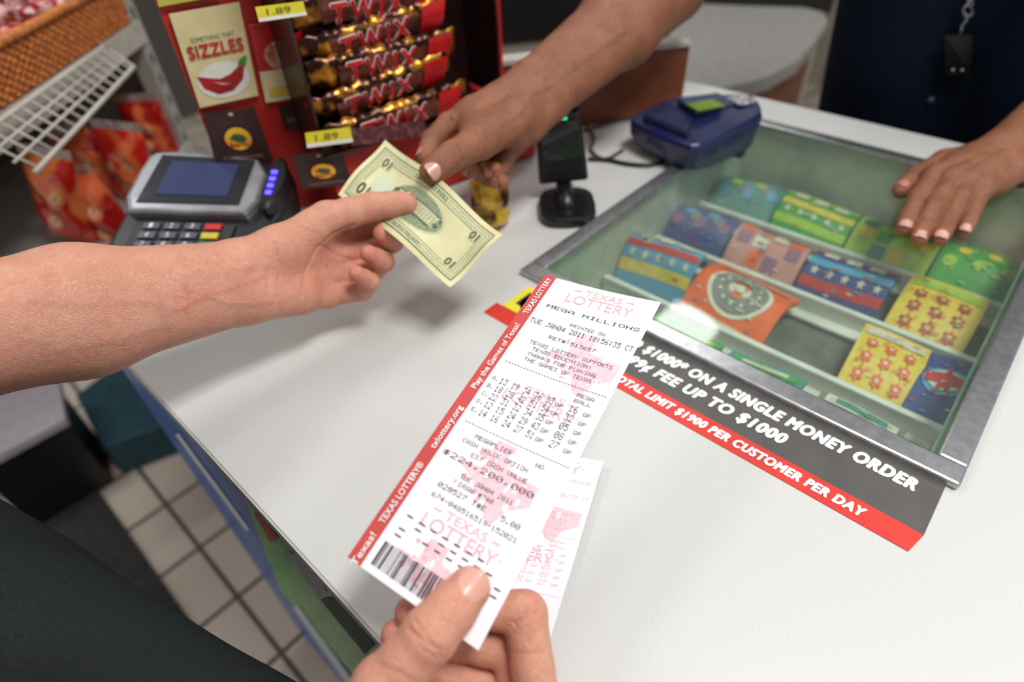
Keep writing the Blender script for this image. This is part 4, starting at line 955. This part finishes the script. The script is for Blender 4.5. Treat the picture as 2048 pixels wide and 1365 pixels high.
for i in range(20): b.tube([L4(u0+(u1-u0)*(i+.5)/20,-.005,zb_),L4(u0+(u1-u0)*(i+.5)/20,.003,zb_+zh)],.0026,wick,n=6)
b.build('front_weave',bs,smooth=True)
b=MB(); b.tube([L4(u0,.008,zb_+zh+.002),L4(u1+.01,.008,zb_+zh+.002),L4(u1+.01,-.27,zb_+zh+.002),L4(u0,-.27,zb_+zh+.002),L4(u0,.008,zb_+zh+.002)],.007,wick); b.build('rim',bs,smooth=True)
b=MB()
b.box(L4(u1,-.135,zb_+zh/2),(.01,.25,zh),wick,ex=le,ey=ln); b.box(L4(u0,-.135,zb_+zh/2),(.01,.25,zh),wick,ex=le,ey=ln); b.box(L4((u0+u1)/2,-.265,zb_+zh/2),(u1-u0,.01,zh),wick,ex=le,ey=ln); b.box(L4((u0+u1)/2,-.135,zb_+.004),(u1-u0,.25,.006),wick,ex=le,ey=ln)
b.build('side_weave',bs)
cw=[M('candy_red',(190,30,36),(236,200,196),scale=70,sharp=(.5,.56),rough=.25,coat=.6),M('candy_pink',(236,190,186),(190,40,40),scale=60,sharp=(.48,.56),rough=.25,coat=.6),M('candy_dark',(150,20,26),(230,140,130),scale=60,sharp=(.5,.6),rough=.25,coat=.6)]
for i in range(50):
    ii,jj=i%10,i//10
    p=L4(u0+.04+ii*.056+random.uniform(-.008,.008),-.03-jj*.050+random.uniform(-.006,.006),zb_+zh-.004+jj*.008+random.uniform(-.008,.010)); a=random.random()*3; ex=V((math.cos(a),math.sin(a),.3*random.uniform(-1,1))).normalized(); ey=ex.orthogonal().normalized(); ez=ex.cross(ey)
    b=MB(); b.ball(p,(.024,.018,.015),cw[i%3],ex,ey,ez,nu=12,nv=8)
    for sg in(-1,1):
        b.grid(lambda u,v:p+ex*sg*(.020+.016*u)+(ey*math.cos(v*6.283)+ez*math.sin(v*6.283))*(.003+.011*u)*(1+.3*math.sin(v*25)),2,14,cw[i%3])
    tag(b.build('wrapped_candy',smooth=True),'red and white wrapped candy heaped in the wicker basket','candy','wrapped candies in the basket')
bagm=M('bag_red',(206,40,28),(240,130,70),scale=16,sharp=(.48,.56),rough=.12,coat=.9,bump=.5,bscale=40); bagm2=M('bag_deep_red',(170,28,26),(232,110,66),scale=18,sharp=(.5,.58),rough=.12,coat=.9,bump=.5,bscale=40); bagt=M('bag_clear_top',(150,120,110),(200,180,170),scale=60,rough=.1,coat=1)
cdo=M('bag_print_orange',(244,150,80),(236,120,60),rough=.2,coat=.8); cdw=M('bag_print_cream',(240,214,190),rough=.2,coat=.8)
for i,(px,py,dd,w_,h_,m,lb) in enumerate(((120,400,.94,.075,.15,bagm,'red and orange candy packet leftmost under the wire rack'),(205,430,.99,.075,.14,bagm2,'deep red candy packet directly above the customer forearm'),(262,340,1.08,.085,.15,bagm,'orange red candy packet nearest the silver terminal screen'),(190,330,1.10,.085,.13,bagm2,'deep red candy packet below the end of the wire rack'),(300,262,1.22,.09,.12,bagm2,'deep red candy packet lying highest, beside the gift cards'))):
    c=C(px,py,dd); ex=(ray(1300,300)-ray(1000,300)); ex.z=0; ex.normalize(); ez=V((0,0,1)); ey=ez.cross(ex); tl=(-.25,.2,-.15,.3,0)[i]; ex,ez=(ex*math.cos(tl)+ez*math.sin(tl)),(ez*math.cos(tl)-ex*math.sin(tl))
    if ey.dot(CAM-c)<0: ey=-ey
    def f(u,v,c=c,w_=w_,h_=h_,i=i,o=0):
        s=-1+2*u; t=v*2*math.pi; puff=max(.03,1-abs(s)**4)
        return c+ez*(s*h_/2)+ex*(math.cos(t)*w_/2*(.95+.05*abs(s)**3))+ey*(math.sin(t)*.026*puff*(1+.12*math.sin(7*s+5*math.cos(t)+i))+o)
    t_=thing('candy_bag',c,lb,'candy bag','red candy packets on the lower shelf')
    b=MB(); b.grid(f,24,24,m); b.build('packet',t_,smooth=True)
    b=MB()   # round printed motifs on the face
    for (su,sv,rr) in ((.34,.25,.10),(.62,.20,.11),(.60,.32,.08)):
        b.ring(lambda x,y:f(x,y,o=.0012),su,sv,.0,rr,cdo,k=.45); b.ring(lambda x,y:f(x,y,o=.002),su,sv,rr*.3,rr*.55,cdw,k=.45)
    b.build('round_print',t_)
    b=MB(); b.box(c+ez*(h_/2+.006),(w_*.98,.002,.016),bagt,ex=ex,ey=ey,ez=ez); b.build('seal',t_)
b=MB(); b.prism([Z(x,y,.001) for x,y in ((60,980),(178,955),(400,1270),(390,1500),(-100,1300))],(0,0,.010),M('rubber_mat',(58,53,52),(44,40,40),rough=.9)); tag(b.build('floor_mat'),'dark rubber mat lying on the tiled floor at lower left','floor mat')
ls=thing('low_stand',Z(30,860,0),'low stand with a pale lilac top on the floor behind the forearm','stand')
b=MB(); b.prism([Z(x,y,.25) for x,y in ((-60,790),(125,770),(140,850),(-60,960))],(0,0,.02),M('lilac_board',(186,176,182),rough=.5)); b.build('top_board',ls)
b=MB(); b.prism([V((Z(x,y,.25).x,Z(x,y,.25).y,.002)) for x,y in ((-50,800),(118,778),(130,846),(-50,945))],(0,0,.247),black); b.build('base',ls)
b=MB(); b.prism([Z(x,y,.12) for x,y in ((150,790),(250,715),(330,850),(205,895))],(0,0,-.118),M('teal_box',(30,76,88),(24,60,72),rough=.6)); tag(b.build('teal_crate',bevel=.006),'dark teal crate on the floor beyond the end of the counter','crate')
# ================================================================== LIGHT
def area(loc,size,sy,e,c=(1,1,.985)):
    l=bpy.data.lights.new('ceiling_light','AREA'); l.shape='RECTANGLE'; l.size=size; l.size_y=sy; l.energy=e; l.color=c
    o=bpy.data.objects.new('ceiling_light',l); o.location=loc; col.objects.link(o)
area((.45,-.35,2.6),.6,.4,26.5); area((1.9,1.0,2.7),1.2,.3,10); area((-.6,1.6,2.7),1.0,.4,14); area((1.5,-.9,2.6),.8,.5,9)
w=bpy.data.worlds.new('world'); bpy.context.scene.world=w; w.use_nodes=True
w.node_tree.nodes['Background'].inputs[0].default_value=(.98,.99,1,1); w.node_tree.nodes['Background'].inputs[1].default_value=.38
